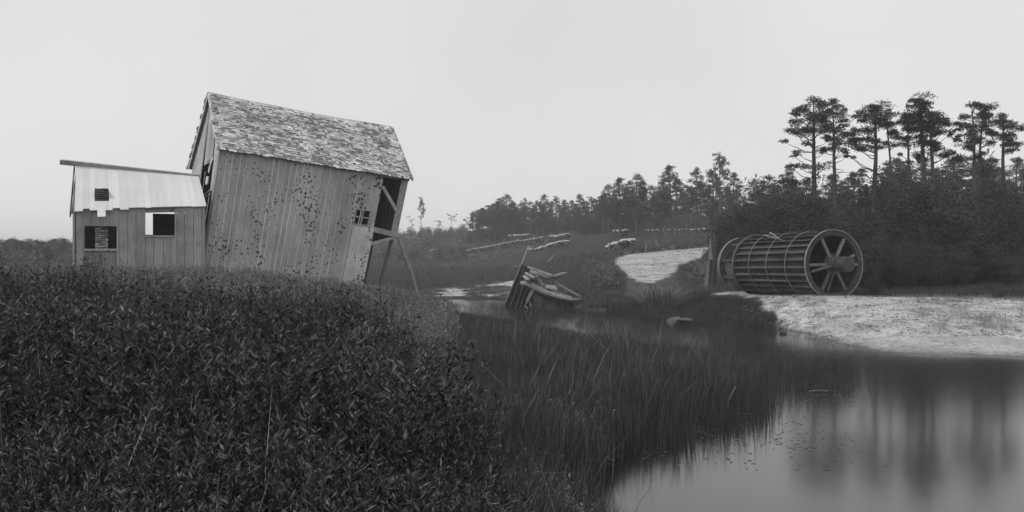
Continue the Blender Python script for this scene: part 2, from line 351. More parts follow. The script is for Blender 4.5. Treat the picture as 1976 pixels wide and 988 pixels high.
# gable (left) wall
def rooff(y): return BR*(1-abs(y-BW/2)/(BW/2))-.03
mb=MB()
boards(mb,lambda a,o,z:barnp(-o,BW-a,z),0,BW,-BH,0,.24,.025,holes=[(BW-2.6,BW-.75,-6,-.35),(BW-.75,BW-.25,-6,-1.6),(BW-2.1,BW-.95,-.3,.9)],tone=(.8,1.2),batten=.5,topf=lambda a:rooff(BW-a))
bp('gable_wall',mb,M['gable'])
mb=MB(); boards(mb,lambda a,o,z:barnp(-.03-o,BW-a,z),BW-2.05,BW-1.0,-.28,.88,.26,.02,tone=(.75,.9)); bp('loft_shutter',mb,M['gable'])
mb=MB()
for (y0,z0a,y1,z1a,w) in ((.95,-1.15,1.75,-1.05,.3),(.4,-1.75,2.5,-2.05,.07),(.3,-1.6,2.3,-1.95,.05),(.8,-.35,1.5,-.75,.16)):
    mb.beam(barnp(-.1,y0,z0a),barnp(-.02 if w>.1 else -.35,y1,z1a),w,.04,random.uniform(.9,1.3),up=BM@V([-1.,0,0]) if w>.1 else (0,0,1))
bp('broken_board',mb,M['pale_timber'])
# rear & right walls with gaps
mb=MB()
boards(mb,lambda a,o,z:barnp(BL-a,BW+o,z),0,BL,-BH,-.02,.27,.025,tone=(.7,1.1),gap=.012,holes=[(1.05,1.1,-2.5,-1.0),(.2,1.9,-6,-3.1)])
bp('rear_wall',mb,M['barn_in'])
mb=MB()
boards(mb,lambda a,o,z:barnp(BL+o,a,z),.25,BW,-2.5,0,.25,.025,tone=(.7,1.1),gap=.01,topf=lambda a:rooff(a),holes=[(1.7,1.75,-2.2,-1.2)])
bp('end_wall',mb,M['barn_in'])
# roof: decking + individually laid shingles
SL=math.hypot(BW/2,BR); OH=.16
def roofp(side,x,t,o):                # t: 0 ridge .. 1 eave, o: height above the slope
    y=BW/2-side*t*BW/2; z=BR-t*BR; sag=-.06*math.sin(math.pi*min(max(x/BL,0),1))*(1-t)-.008*math.sin(x*1.7+t)
    n=V([0,-side*BR/SL,BW/2/SL]); q=V([0,y,z])+n*(o+.03)
    return BP+BM@V([x,q[1],q[2]+sag])
for side,nm in ((1,'roof'),(-1,'rear_roof')):
    mb=MB()
    for i in range(8):
        xa,xb=-.12+i*(BL+.17)/8,-.12+(i+1)*(BL+.17)/8
        mb.box8([roofp(side,xa,1.06,0),roofp(side,xb,1.06,0),roofp(side,xb,0,0),roofp(side,xa,0,0),roofp(side,xa,1.06,.02),roofp(side,xb,1.06,.02),roofp(side,xb,0,.02),roofp(side,xa,0,.02)],.5)
    rows=25
    for r in range(rows):
        t1=1.075-r*(1.075/rows); x=-.15+random.uniform(-.1,0)
        rowj=random.uniform(-.004,.004); rt=random.uniform(.9,1.1); st_=random.random()<.6
        while x<BL-.02:
            w=random.uniform(.07,.14)
            nz_=vnoise(V([x]),V([t1*3.5]),2.2,9)[0]+.5*vnoise(V([x]),V([t1*3.5]),6,10)[0]
            pr=.5+.28*nz_
            if random.random()>.05:
                st_=(random.random()<.3+.55*pr+.0) if random.random()<.5 else st_; tn=random.uniform(1.05,1.55) if st_ else random.uniform(.4,.9)
                j=random.uniform(-.006,.009)+rowj; lift=random.uniform(.03,.062); lo=t1+j; hi=t1-1.075/rows*1.45
                mb.box8([roofp(side,x,lo,lift-.016),roofp(side,x+w-.006,lo,lift-.016),roofp(side,x+w-.006,hi,.022),roofp(side,x,hi,.022),roofp(side,x,lo,lift),roofp(side,x+w-.006,lo,lift),roofp(side,x+w-.006,hi,.028),roofp(side,x,hi,.028)],tn*rt)
            x+=w
    bp(nm,mb,M['shingle'])
mb=MB()
for xx,t_ in ((-.17,1.3),(BL+.08,.9)):
    for s in (1,-1): mb=MB(); mb.beam(roofp(s,xx,0,-.03),roofp(s,xx,1.05,-.03),.03,.13,t_,up=BM@V([0,-s*BR/SL,BW/2/SL])); bp('rake_board',mb,M['pale_timber'])
mb=MB(); mb.beam(barnp(7.36,.12,-2.42),barnp(7.36,.12,-.1),.24,.22,1,up=(0,1,0)); bp('corner_post',mb,M['timber'])
mb=MB(); mb.beam(barnp(6.44,.08,-.55),barnp(7.3,.1,-1.5),.15,.12,1.15); bp('brace',mb,M['timber'])
mb=MB(); mb.beam(barnp(6.4,.1,-2.9),barnp(7.42,.1,-2.5),.14,.12,1.15); bp('brace',mb,M['timber'])
mb=MB(); mb.beam(barnp(6.38,.08,-2.3),barnp(7.5,.08,-2.42),.2,.2,1.05); bp('girt',mb,M['timber'])
mb=MB(); mb.beam(barnp(0,.1,-.09),barnp(7.5,.1,-.09),.16,.16,1); bp('top_plate',mb,M['timber'])
mb=MB(); mb.beam(barnp(6.5,.5,-4.95),barnp(6.5,.5,-2.4),.14,.14,1); bp('stud',mb,M['timber'])
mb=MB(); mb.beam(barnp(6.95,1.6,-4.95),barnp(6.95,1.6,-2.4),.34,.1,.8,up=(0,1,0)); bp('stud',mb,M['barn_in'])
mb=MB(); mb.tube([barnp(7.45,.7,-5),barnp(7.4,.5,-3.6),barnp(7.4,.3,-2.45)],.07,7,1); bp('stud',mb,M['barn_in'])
mb=MB(); mb.beam(barnp(6.3,.05,-4.55),barnp(7.45,.05,-4.62),.18,.16,1); bp('sill_beam',mb,M['timber'])
# prop pole
mb=MB(); a=W(768,462,37.0); b=W(808,568,38.5); b[2]=min(b[2],hz(b[0],b[1])-.05) if False else b[2]
a2=barnp(7.5,-.05,-2.5); b2=V([(812-CX)/F*38.2,38.2,0]); b2[2]=hz(b2[0],38.2)-.15
mid=(a2+b2)/2+V([.06,0,.03])
mb.tube([a2,mid,b2],[.075,.085,.1],8,1,.06)
tag(build('prop_pole',mb,M['timber']),'slanting round pole propping the open right corner of the leaning barn','pole')

# ------------------------------------------------------------------ shed
SA=math.radians(26); SU=V([math.cos(SA),math.sin(SA),0]); SD=V([-math.sin(SA),math.cos(SA),0]); SP=V([-14.5,31.0,0]); SLn,SW=4.11,3.3
def shedp(x,y,z): return SP+SU*x+SD*y+V([0,0,z])
def shed_uv(px,py):
    t=(px-CX)/F; n=SD; d=(SP@n)/(V([t,1,0])@n); P=V([t*d,d,H+(CY-py)/F*d]); return (P-SP)@SU, P[2]
shed=empty('plank_shed',tuple(shedp(2,1.6,1.3)),'small plank shed with pale bare board roof and square dark openings, left of the barn','shed')
def sp(name,mb,m): return under(shed,build(name,mb,m))
def H4(x0,y0,x1,y1):
    a,zt=shed_uv(x0,y0); b,zb=shed_uv(x1,y1); return (a,b,zb,zt)
ez=lambda x: 4.17+.2*x/SLn
mb=MB(); win_h=H4(281,398,337,455); door_h=H4(163,436,225,520); door_h=(door_h[0],door_h[1],.5,door_h[3]); win_h=(win_h[0],win_h[1],win_h[2],9)
boards(mb,lambda a,o,z:shedp(a,-o,z),0,SLn,1.0,4.2,.25,.025,holes=[win_h,door_h],gap=.012,tone=(.85,1.12),topf=lambda x:ez(x)-.02)
sp('front_wall',mb,M['shed_wall'])
mb=MB(); boards(mb,lambda a,o,z:shedp(a,.06-o,z),door_h[0]+.01,door_h[1]-.01,1.0,shed_uv(200,484)[1],.28,.025,tone=(.6,.75)); sp('half_door',mb,M['shed_wall'])
mb=MB(); z=shed_uv(200,482)[1]; mb.beam(shedp(door_h[0],-.03,z),shedp(door_h[1],-.03,z),.07,.07,1.1); sp('door_rail',mb,M['shed_wall'])
mb=MB(); mb.beam(shedp(win_h[0]-.02,-.04,win_h[2]-.02),shedp(win_h[1]+.02,-.04,win_h[2]-.02),.06,.05,1.1); sp('window_sill',mb,M['shed_wall'])
mb=MB(); boards(mb,lambda a,o,z:shedp(-.02-o,a,z),.02,SW,1.0,4,.25,.025,tone=(.6,.9),topf=lambda y: 4.15+1.5*(1-abs(y-1.6)/1.65)-.05)
sp('gable_wall',mb,M['shed_wall'])
mb=MB(); boards(mb,lambda a,o,z:shedp(SLn+.0+o,a,z),.02,SW,1.0,4,.25,.025,tone=(.6,.9),topf=lambda y: 4.3+1.25*(1-abs(y-1.6)/1.65)-.05)
sp('gable_wall',mb,M['shed_wall'])
# rear wall, horizontal inside lathing, opening where the sky shows
bo=[]
t0=(281-CX)/F; t1=(295-CX)/F
def rear_uv(px,py):
    q=SP+SD*SW; t=(px-CX)/F; d=(q@SD)/(V([t,1,0])@SD); P=V([t*d,d,H+(CY-py)/F*d]); return (P-q)@SU,P[2]
ra,rzt=rear_uv(272,411); rb,rzb=rear_uv(295,453)
mb=MB()
def rear_boards(a0,a1,zb,zt):
    z=zb
    while z<zt-.02:
        h=min(.17,zt-z); mb.box8([shedp(a0,SW,z),shedp(a1,SW,z),shedp(a1,SW+.03,z),shedp(a0,SW+.03,z),shedp(a0,SW,z+h-.001),shedp(a1,SW,z+h-.001),shedp(a1,SW+.03,z+h-.001),shedp(a0,SW+.03,z+h-.001)],random.uniform(.7,1.1)); z+=.17
rear_boards(0,ra,1.0,4.2); rear_boards(rb,SLn,1.0,4.2); rear_boards(ra,rb,1.0,rzb); rear_boards(ra,rb,rzt,4.2)
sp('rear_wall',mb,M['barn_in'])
# roof boards
RL_=W(147,320,32.4); RR_=W(383,340,34.1)
def rf(x,t,o=0):                      # x 0..1 along, t 0 ridge .. 1 eave
    e=shedp(-.03+x*(SLn+.08),-.1,ez(x*SLn)-.06+.03); r=RL_*(1-x)+RR_*x
    n=V([0,-.6,.75]); return r*(1-t)+e*t+n*o
mb=MB(); hole=(.145,.252)
E_=[0,.06,.108,.145,.164,.224,.252,.276,.332,.396]; J_=[.05,.0,.04,.04,.19,.045,.045,.0,.045,0]
x=.396
while x<.999: x=min(1,x+random.uniform(.045,.07)); E_.append(x); J_.append(random.choice([0,0,0,.01]))
for k in range(len(E_)-1):
    x,x2=E_[k],E_[k+1]; tb=1+J_[k]; tn=random.uniform(.93,1.06) if k not in(4,7) else tn
    segs=[(0,tb)]
    if x>=hole[0]-.001 and x2<=hole[1]+.001: segs=[(0,.53),(.83,tb)]
    for (ta,tbb) in segs:
        xa=x+.0006; q=random.uniform(0,.008)
        mb.box8([rf(xa,tbb,0),rf(x2,tbb,0),rf(x2,ta,0),rf(xa,ta,0),rf(xa,tbb,.025+q),rf(x2,tbb,.025+q),rf(x2,ta,.025+q),rf(xa,ta,.025+q)],tn)
sp('roof',mb,M['new_boards'])
mb=MB(); be0=shedp(-.1,SW+.1,4.12); be1=shedp(SLn+.05,SW+.1,4.3)
x=0
while x<.999:
    x2=min(1,x+.06); q=[]
    for o in (0,.025):
        for xx,t in ((x2,1),(x+.002,1),(x+.002,0),(x2,0)):
            q.append((RL_*(1-xx)+RR_*xx)*(1-t)+(be0*(1-xx)+be1*xx)*t+V([0,.5,.75])*o)
    mb.box8(q,.9); x=x2
sp('rear_roof',mb,M['new_boards'])
mb=MB(); ra_=W(117,313,32.2); rb_=W(384,342,34.15)
mb.beam(ra_+V([0,-.06,.0]),rb_+V([0,-.06,.0]),.05,.17,.62,up=(0,-.5,1)); mb.beam(ra_+V([0,.08,.05]),rb_+V([0,.08,.05]),.16,.04,.9,up=(0,.6,1))
sp('ridge_board',mb,M['pale_timber'])
mb=MB(); mb.beam(RL_+V([-.06,0,-.04]),be0+V([-.03,0,-.05]),.04,.16,.5); sp('rake_board',mb,M['shed_wall'])
mb=MB()
for xx in (0.02,SLn-.12): mb.beam(shedp(xx+.05,.08,1),shedp(xx+.05,.08,ez(xx)-.05),.1,.1,1)
mb.beam(shedp(0,.1,ez(0)-.12),shedp(SLn,.1,ez(SLn)-.12),.1,.12,.9)
sp('frame',mb,M['shed_wall'])
# chimney (bricks laid one by one on a mortar core)
ca,_=shed_uv(181,380); cb_,_=shed_uv(210,380)
ca-=.02; cw=(cb_-ca); ctop=4.93; cy0,cy1=.27,.8
mbm=MB(); mbb=MB()
z=1.1; r=0
while z<ctop-.02:
    wd=.04 if z<4.0 else 0; bh=.052 if z<4.3 else .044; gx0=ca+.06-wd*(0 if z>4 else -.2); 
    x=gx0-(.1 if r%2 else 0); x1=ca+cw
    while x<x1:
        xa=max(x,gx0); xb=min(x+.2,x1)
        if xb-xa>.03 and not (z>ctop-.09 and abs((xa+xb)/2-ca-cw/2)<.1):
            o=random.uniform(-.012,.012); tn=random.uniform(.35,.9) if z>4.3 else random.uniform(1.2,3.4)
            mbb.box8([shedp(xa+.006,cy0+o,z),shedp(xb-.006,cy0+o,z),shedp(xb-.006,cy1,z),shedp(xa+.006,cy1,z),shedp(xa+.006,cy0+o,z+bh),shedp(xb-.006,cy0+o,z+bh),shedp(xb-.006,cy1,z+bh),shedp(xa+.006,cy1,z+bh)],tn)
        x+=.2
    z+=.075; r+=1
mbm.box8([shedp(x,y,zz) for zz in (1.1,ctop-.08) for x,y in ((ca+.07,cy0+.014),(ca+cw-.01,cy0+.014),(ca+cw-.01,cy1-.01),(ca+.07,cy1-.01))],1)
ch=sp('chimney',mbb,M['brick']); o=build('mortar',mbm,M['mortar']); o.parent=ch; o.matrix_parent_inverse=ch.matrix_parent_inverse.copy()

# ------------------------------------------------------------------ water wheel
WC=V([12.7,36.8,2.27]); al=math.radians(19.5); WU=V([-math.sin(al),math.cos(al),-.015]); WU/=np.linalg.norm(WU)
WRt=np.cross(WU,V([0,0,1.])); WRt/=np.linalg.norm(WRt); WUp=np.cross(WRt,WU)   # WRt points to the photograph's right
def wh(s,r,a): return WC+WU*s+(WRt*math.cos(a)+WUp*math.sin(a))*r
wheel=empty('water_wheel',tuple(WC-V([0,0,1.35])),'large wooden mill water wheel drum lying behind the sandbar','water wheel')
def wp(name,mb,m): return under(wheel,build(name,mb,m))
R_=1.36; LEN=5.1; NS=28
def ring(mb,s0,s1,r0,r1,tone=1,n=88,arc=(0,2*math.pi)):
    full=abs(arc[1]-arc[0]-2*math.pi)<1e-6; m=n if full else n+1; v=[]; f=[]
    for k in range(m):
        a=arc[0]+(arc[1]-arc[0])*k/n; v+=[wh(s0,r0,a),wh(s0,r1,a),wh(s1,r1,a),wh(s1,r0,a)]
    for k in range(n):
        p=4*k; q=4*((k+1)%m)
        for c in range(4): f.append((p+c,p+(c+1)%4,q+(c+1)%4,q+c))
    if not full: f+=[(0,3,2,1),(4*n,4*n+1,4*n+2,4*n+3)]
    mb.add(v,f,tone)
mb=MB(); ring(mb,0,.07,R_-.2,R_,.75); rim=wp('rim',mb,M['wheel_wood'])
mb=MB(); ring(mb,LEN-.07,LEN,R_-.3,R_); wp('rim',mb,M['wheel_wood'])
for s in (-.02,LEN*.25,LEN*.5,LEN*.75,LEN-.03):
    mb=MB(); ring(mb,s,s+.035,R_+.003,R_+.022 if s>0 else R_+.028,.9 if s>0 else 1.5); wp('hoop',mb,M['wheel_iron'])
mb=MB(); ring(mb,.07,LEN-.07,R_-.22,R_-.18,.9,n=NS*2); wp('drum_lining',mb,M['wheel_wood'])
for k in range(NS):
    a=2*math.pi*(k+.3+random.uniform(-.12,.12))/NS; mb=MB(); t=random.uniform(.85,1.2)
    dp=random.uniform(-.015,.015); da=-.05
    seg=4
    for q in range(seg):
        s0=.07+(LEN-.14)*q/seg; s1=.07+(LEN-.14)*(q+1)/seg; wb=random.uniform(-.05,.006)
        P=lambda s,r,aa:wh(s,r,aa)
        mb.box8([P(s0,R_-.19,a+da),P(s1,R_-.19,a+da),P(s1,R_-.19,a+da+.028),P(s0,R_-.19,a+da+.028),P(s0,R_+wb,a),P(s1,R_+wb,a),P(s1,R_+wb,a+.026),P(s0,R_+wb,a+.026)],t*random.uniform(.9,1.1))
    wp('paddle',mb,M['wheel_wood'])
for k in range(NS):                                  # worn pale lips of the paddles
    pass
mb=MB(); ring(mb,LEN+1.25,LEN+1.33,R_-.42,R_-.12,1.2,arc=(0.2,3.9),n=36); ring(mb,LEN+1.2,LEN+1.36,R_-.12,R_-.09,2.2,arc=(0.4,3.75),n=36); wp('flange',mb,M['wheel_wood'])
mb=MB()
for a in (1.3,2.1,2.9,3.6): mb.beam(wh(LEN,R_-.3,a),wh(LEN+1.3,R_-.25,a+.05),.1,.12,1)
mb.beam(wh(LEN+1.2,.2,3),wh(LEN+1.2,R_-.2,2.9),.14,.12,1)
wp('flange_stay',mb,M['wheel_wood'])
sp_a=[118,62,181,0,242,300]
for i,aa in enumerate(sp_a):
    a=math.radians(aa); mb=MB(); mb.beam(wh(.05,.2,a),wh(.06,R_-.2,a),.11,.09,2.4 if aa<200 else 1.6,up=WU); wp('spoke',mb,M['wheel_wood'])
for aa in (195,255,20):
    a=math.radians(aa); mb=MB(); mb.beam(wh(-.12,.25,a),wh(.04,R_-.28,a),.09,.07,1.9 if aa in(195,20) else 1.1,up=WU); wp('spoke',mb,M['wheel_wood'])
mb=MB()
for aa in range(0,360,60):
    a=math.radians(aa+15); mb.beam(wh(LEN-.1,.1,a),wh(LEN-.1,R_-.3,a),.12,.12,1,up=WU)
wp('spoke',mb,M['wheel_wood'])
mb=MB()
def lathe(mb,prof,n=24,tone=1):
    v=[]; 
    for s,r in prof:
        for k in range(n): v.append(wh(s,r,2*math.pi*k/n))
    f=[]
    for i in range(len(prof)-1):
        for k in range(n): k2=(k+1)%n; f.append((i*n+k,i*n+k2,(i+1)*n+k2,(i+1)*n+k))
    f.append(tuple(range(n))); f.append(tuple((len(prof)-1)*n+k for k in range(n))[::-1]); mb.add(v,f,tone)
lathe(mb,[(-.9,.27),(-.88,.30),(-.55,.30),(-.54,.26),(-.42,.26),(-.41,.31),(-.3,.31),(-.29,.27),(0.0,.27),(.02,.42),(.15,.42),(.17,.2),(LEN+1.4,.2)])
hb=wp('hub',mb,M['wheel_dark'])
mb=MB(); lathe(mb,[(-1.25,.06),(-1.23,.075),(-.85,.075)],12,4.5); o=build('gudgeon',mb,M['wheel_iron']); o.parent=hb; o.matrix_parent_inverse=hb.matrix_parent_inverse.copy()
# poles lying across the drum
for i,(a,b,t) in enumerate((((1475,455,39.5),(1527,468,38.6),1),((1486,450,39.7),(1505,462,38.8),.9))):
    mb=MB(); P=W(*a); Q=W(*b); P[2]+=.02; mb.tube([P,Q],[.045,.03],6,t); tag(build('dead_pole',mb,M['deadwood']),['long thin dead pole lying across the top of the water wheel drum','short crossed stick on top of the water wheel drum'][i],'pole')
# broken stump beside the wheel
mb=MB(); b=Gp(1370,45.5); top=W(1378,456,45.5)
pts=[b-V([0,0,.2]),b+V([.02,0,.35]),b*.45+top*.55,top]
mb.tube(pts,[.42,.3,.22,.16],11,1,.16)
for k in range(5):
    q=top+V([random.uniform(-.12,.12),0,-.1]); mb.beam(q,q+V([random.uniform(-.1,.12),random.uniform(-.1,.1),random.uniform(.15,.4)]),.08,.05,1.3,taper=.2)
st=build('broken_stump',mb,M['bark'],smooth=False); tag(st,'tall broken leaning stump with a pale split side, left of the water wheel','stump')
mb=MB(); mb.beam(b+V([-.28,-.3,0]),b*.3+top*.7+V([-.2,-.22,0]),.2,.06,1,up=(0,1,0),taper=.5,jag=.06); mb.beam(W(1372,500,45.1),W(1370,462,45.1),.16,.05,1.2,up=(0,1,0),taper=.3,jag=.05)
o=build('split_wood',mb,M['deadwood']); o.parent=st

# ------------------------------------------------------------------ wrecked sluice in the channel
wr=empty('wrecked_sluice',tuple(W(1040,596,46)),'collapsed timber sluice tipped over in the water channel, dark plank side and pale logs','sluice')
Z5=lambda x,y,d:W(940+x/7.06,480+y/7.06,d)
def wk(name,mb,m,sm=False): return under(wr,build(name,mb,m,smooth=sm))
def plank(P,Q,w,th,tone,m,name='plank',face=(.55,-.8,0)):
    mb=MB(); mb.beam(P,Q,w,th,tone,up=face,jag=.04); return wk(name,mb,m)
pl=[((262,800),(508,235),.40,48.2,1),((335,818),(545,265),.36,47.6,.8),((405,828),(555,400),.26,46.9,.9),((465,832),(600,520),.36,46.4,.7),((520,835),(650,540),.30,46.0,.6)]
for (a,b,w,d,t) in pl: plank(Z5(a[0],a[1]+25,d),Z5(b[0],b[1],d),w,.07,t,M['dark_timber'])
plank(Z5(236,795,48.4),Z5(565,-10,48.4),.09,.09,1.3,M['wet_timber'],'post')
mb=MB(); mb.tube([Z5(535,10,48.3),Z5(600,20,48.2),Z5(640,0,48)],[.06,.1,.05],7,1.2,.2); mb.tube([Z5(560,-30,48.3),Z5(590,30,48.2)],[.07,.09],7,1.2,.2); wk('root_knot',mb,M['deadwood'])
mb=MB(); mb.tube([Z5(470,470,46.6),Z5(560,480,46.3),Z5(650,540,46),Z5(800,600,45.6),Z5(950,650,45.3),Z5(1150,700,45),Z5(1300,690,45.2)],[.13,.15,.16,.15,.13,.1,.07],10,.95,.06); wk('log',mb,M['wet_timber'],True)
mb=MB(); mb.tube([Z5(555,265,49),Z5(700,310,48.6),Z5(900,385,48)],[.11,.12,.12],8,1.1,.08); wk('log',mb,M['wet_timber'],True)
mb=MB(); mb.tube([Z5(530,310,48.4),Z5(680,345,48),Z5(840,405,47.5)],[.13,.13,.1],8,1,.08); wk('log',mb,M['wet_timber'],True)
mb=MB(); mb.tube([Z5(890,390,48.2),Z5(1015,350,48.6),Z5(1090,330,49)],[.1,.12,.05],8,1,.15); wk('log',mb,M['wet_timber'],True)
for a,b,w,t in (((500,455),(1160,665),.13,1.3),((920,455),(1290,665),.12,.8),((620,480),(950,600),.16,1.1),((520,330),(640,395),.14,1.2),((505,370),(560,430),.18,1.3)):
    plank(Z5(*a,46.6),Z5(*b,46),w,.08,t,M['wet_timber'],'timber',(0,0,1))
for a,b in (((570,440),(655,345)),((650,345),(775,505))): plank(Z5(*a,46.5),Z5(*b,46.3),.12,.1,1,M['wet_timber'],'brace',(0,-1,0))
mb=MB(); P=[Z5(580,445,46.7),Z5(690,470,46.6),Z5(655,350,46.6)]; mb.add(P+[p+V([.03,.1,0]) for p in P],[(0,1,2),(3,5,4),(0,3,4,1),(1,4,5,2),(2,5,3,0)],1); wk('gusset',mb,M['dark_timber'])
# plank skirt under the big log
top=[(600,560),(700,590),(800,625),(900,655),(1000,690),(1100,715),(1180,720)]
mb=MB()
for i in range(len(top)-1):
    d=46-.14*i; a=Z5(*top[i],d); b=Z5(*top[i+1],d-.14); 
    for q in range(2):
        p=a*(1-q/2)+b*(q/2); r=a*(1-(q+1)/2)+b*((q+1)/2); lo=-.15
        mb.box8([V([p[0]+.01,p[1],lo]),V([r[0],r[1],lo]),V([r[0],r[1]+.06,lo]),V([p[0]+.01,p[1]+.06,lo]),p,r,r+V([0,.06,0]),p+V([.01,.06,0])],random.uniform(.6,1.1))
wk('skirt_planks',mb,M['dark_timber'])
for a,b,w in (((650,530),(560,700),.08),((600,570),(530,720),.07),((570,690),(600,800),.06),((515,780),(560,815),.07),((560,700),(520,770),.05)): plank(Z5(*a,45.6),Z5(*b,45.4),w,.05,1.1,M['wet_timber'],'stake',(0,-1,0))
mb=MB(); P=[Z5(790,490,46.2),Z5(940,500,46.6),Z5(960,560,46.2),Z5(800,530,45.9)]; mb.box8([p-V([0,0,.06]) for p in P]+P,1.5); wk('slab',mb,M['wet_timber'])
for i,(a,b,r) in enumerate((((265,80,47.5),(455,235,47.8),.025),((930,80,50),(820,180,49.5),.025),((330,262,48.5),(455,240,48.3),.03))):
    mb=MB(); mb.tube([Z5(*a),(Z5(*a)+Z5(*b))/2+V([0,0,.04]),Z5(*b)],[r*.5,r,r],5,1.2); tag(build('dead_branch',mb,M['deadwood']),['thin pale branch sticking up left of the sluice post','thin pale branch slanting above the sluice logs','bare stick pointing left from the sluice post'][i],'branch')

# ------------------------------------------------------------------ cordwood stacks
def stack(p0,d0,p1,d1,h,label,ht0=None,tone=1):
    A=Gp(p0,d0); B=Gp(p1,d1); L=np.linalg.norm((B-A)[:2]); u=(B-A)/L; u[2]=0; n=V([-u[1],u[0],0]); 
    mb=MB(); r=.1; x=r; col=0
    while x<L:
        base=hz(A[0]+u[0]*x,A[1]+u[1]*x)-.05; hh=h if ht0 is None else ht0+(h-ht0)*min(1,x/L*1.6); hh+=random.uniform(-.08,.05)+.25
        z=base+(r if col%2 else 0)
        while z<base+hh:
            rr=r*random.uniform(.7,1.15); o=random.uniform(-.06,.06); c=A+u*(x+random.uniform(-.01,.01)); c=V([c[0],c[1],z])
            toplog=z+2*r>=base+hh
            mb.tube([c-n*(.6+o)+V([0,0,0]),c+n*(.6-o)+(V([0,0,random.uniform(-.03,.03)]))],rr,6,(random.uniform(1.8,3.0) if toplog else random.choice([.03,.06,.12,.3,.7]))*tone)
            z+=r*1.8
        x+=r*1.85; col+=1
    root=build('cordwood_stack',mb,M['logend']); tag(root,label,'woodpile','cordwood stacks on the cleared slope')
stack(830,200,888,200,.8,'leftmost low cordwood stack climbing the cleared slope',.25)
stack(898,180,1050,180,1.15,'longest dark cordwood stack running up the middle of the cleared slope',.6)
stack(978,205,1022,200,1.0,'short cordwood stack peeping over the back of the longest stack')
stack(1030,146,1097,142,1.2,'cordwood stack behind the wrecked sluice, sloping up to the right',.6)
stack(1063,172,1096,170,1.2,'short square cordwood stack just behind the one above the sluice')
stack(1172,109,1224,107,1.15,'near cordwood stack with pale ragged top left of the sandy slope',.7,1.1)
stack(1184,150,1210,149,1.1,'small cordwood stack standing behind the near pale topped stack')
stack(1237,215,1368,215,.9,'long thin cordwood row at the foot of the middle pines',.8,1.2)

# ------------------------------------------------------------------ foliage builders
def clump(mb,c,rx,ry,rz,n,L,Wd,tone=(.5,1.5),updir=.35,sub_n=14,sp=.2):
    """n small leaves spread through an ellipsoid, in a few sub-tufts"""
    k=max(2,int(n/sub_n)); sub=rng.normal(size=(k,3)); sub/=np.linalg.norm(sub,axis=1,keepdims=True); sub*=rng.uniform(.25,1,(k,1))**.6
    idx=rng.integers(0,k,n); p=sub[idx]+rng.normal(size=(n,3))*sp
    t=rng.uniform(tone[0],tone[1],k)[idx]*rng.uniform(.7,1.3,n)
    P=p*V([rx,ry,rz])+c
    d=(P-(sub[idx]*V([rx,ry,rz])+c))+rng.normal(size=(n,3))*.08*rx; d[:,2]+=updir*rx*.3
    leafcards(mb,P,d,L*rng.uniform(.6,1.3,n),Wd*rng.uniform(.6,1.3,n),t)
def limb(mb,a,b,r0,r1,sag=.1,seg=5,n=4,tone=1,jit=.03):
    a=np.array(a,float); b=np.array(b,float); L=np.linalg.norm(b-a); pts=[]
    for i in range(n+1):
        t=i/n; p=a*(1-t)+b*t; p=p+V([0,0,-sag*L*math.sin(math.pi*t)])
        if 0<i<n: p=p+rng.normal(size=3)*jit*L
        pts.append(p)
    mb.tube(pts,[r0+(r1-r0)*i/n for i in range(n+1)],seg,tone,.08)
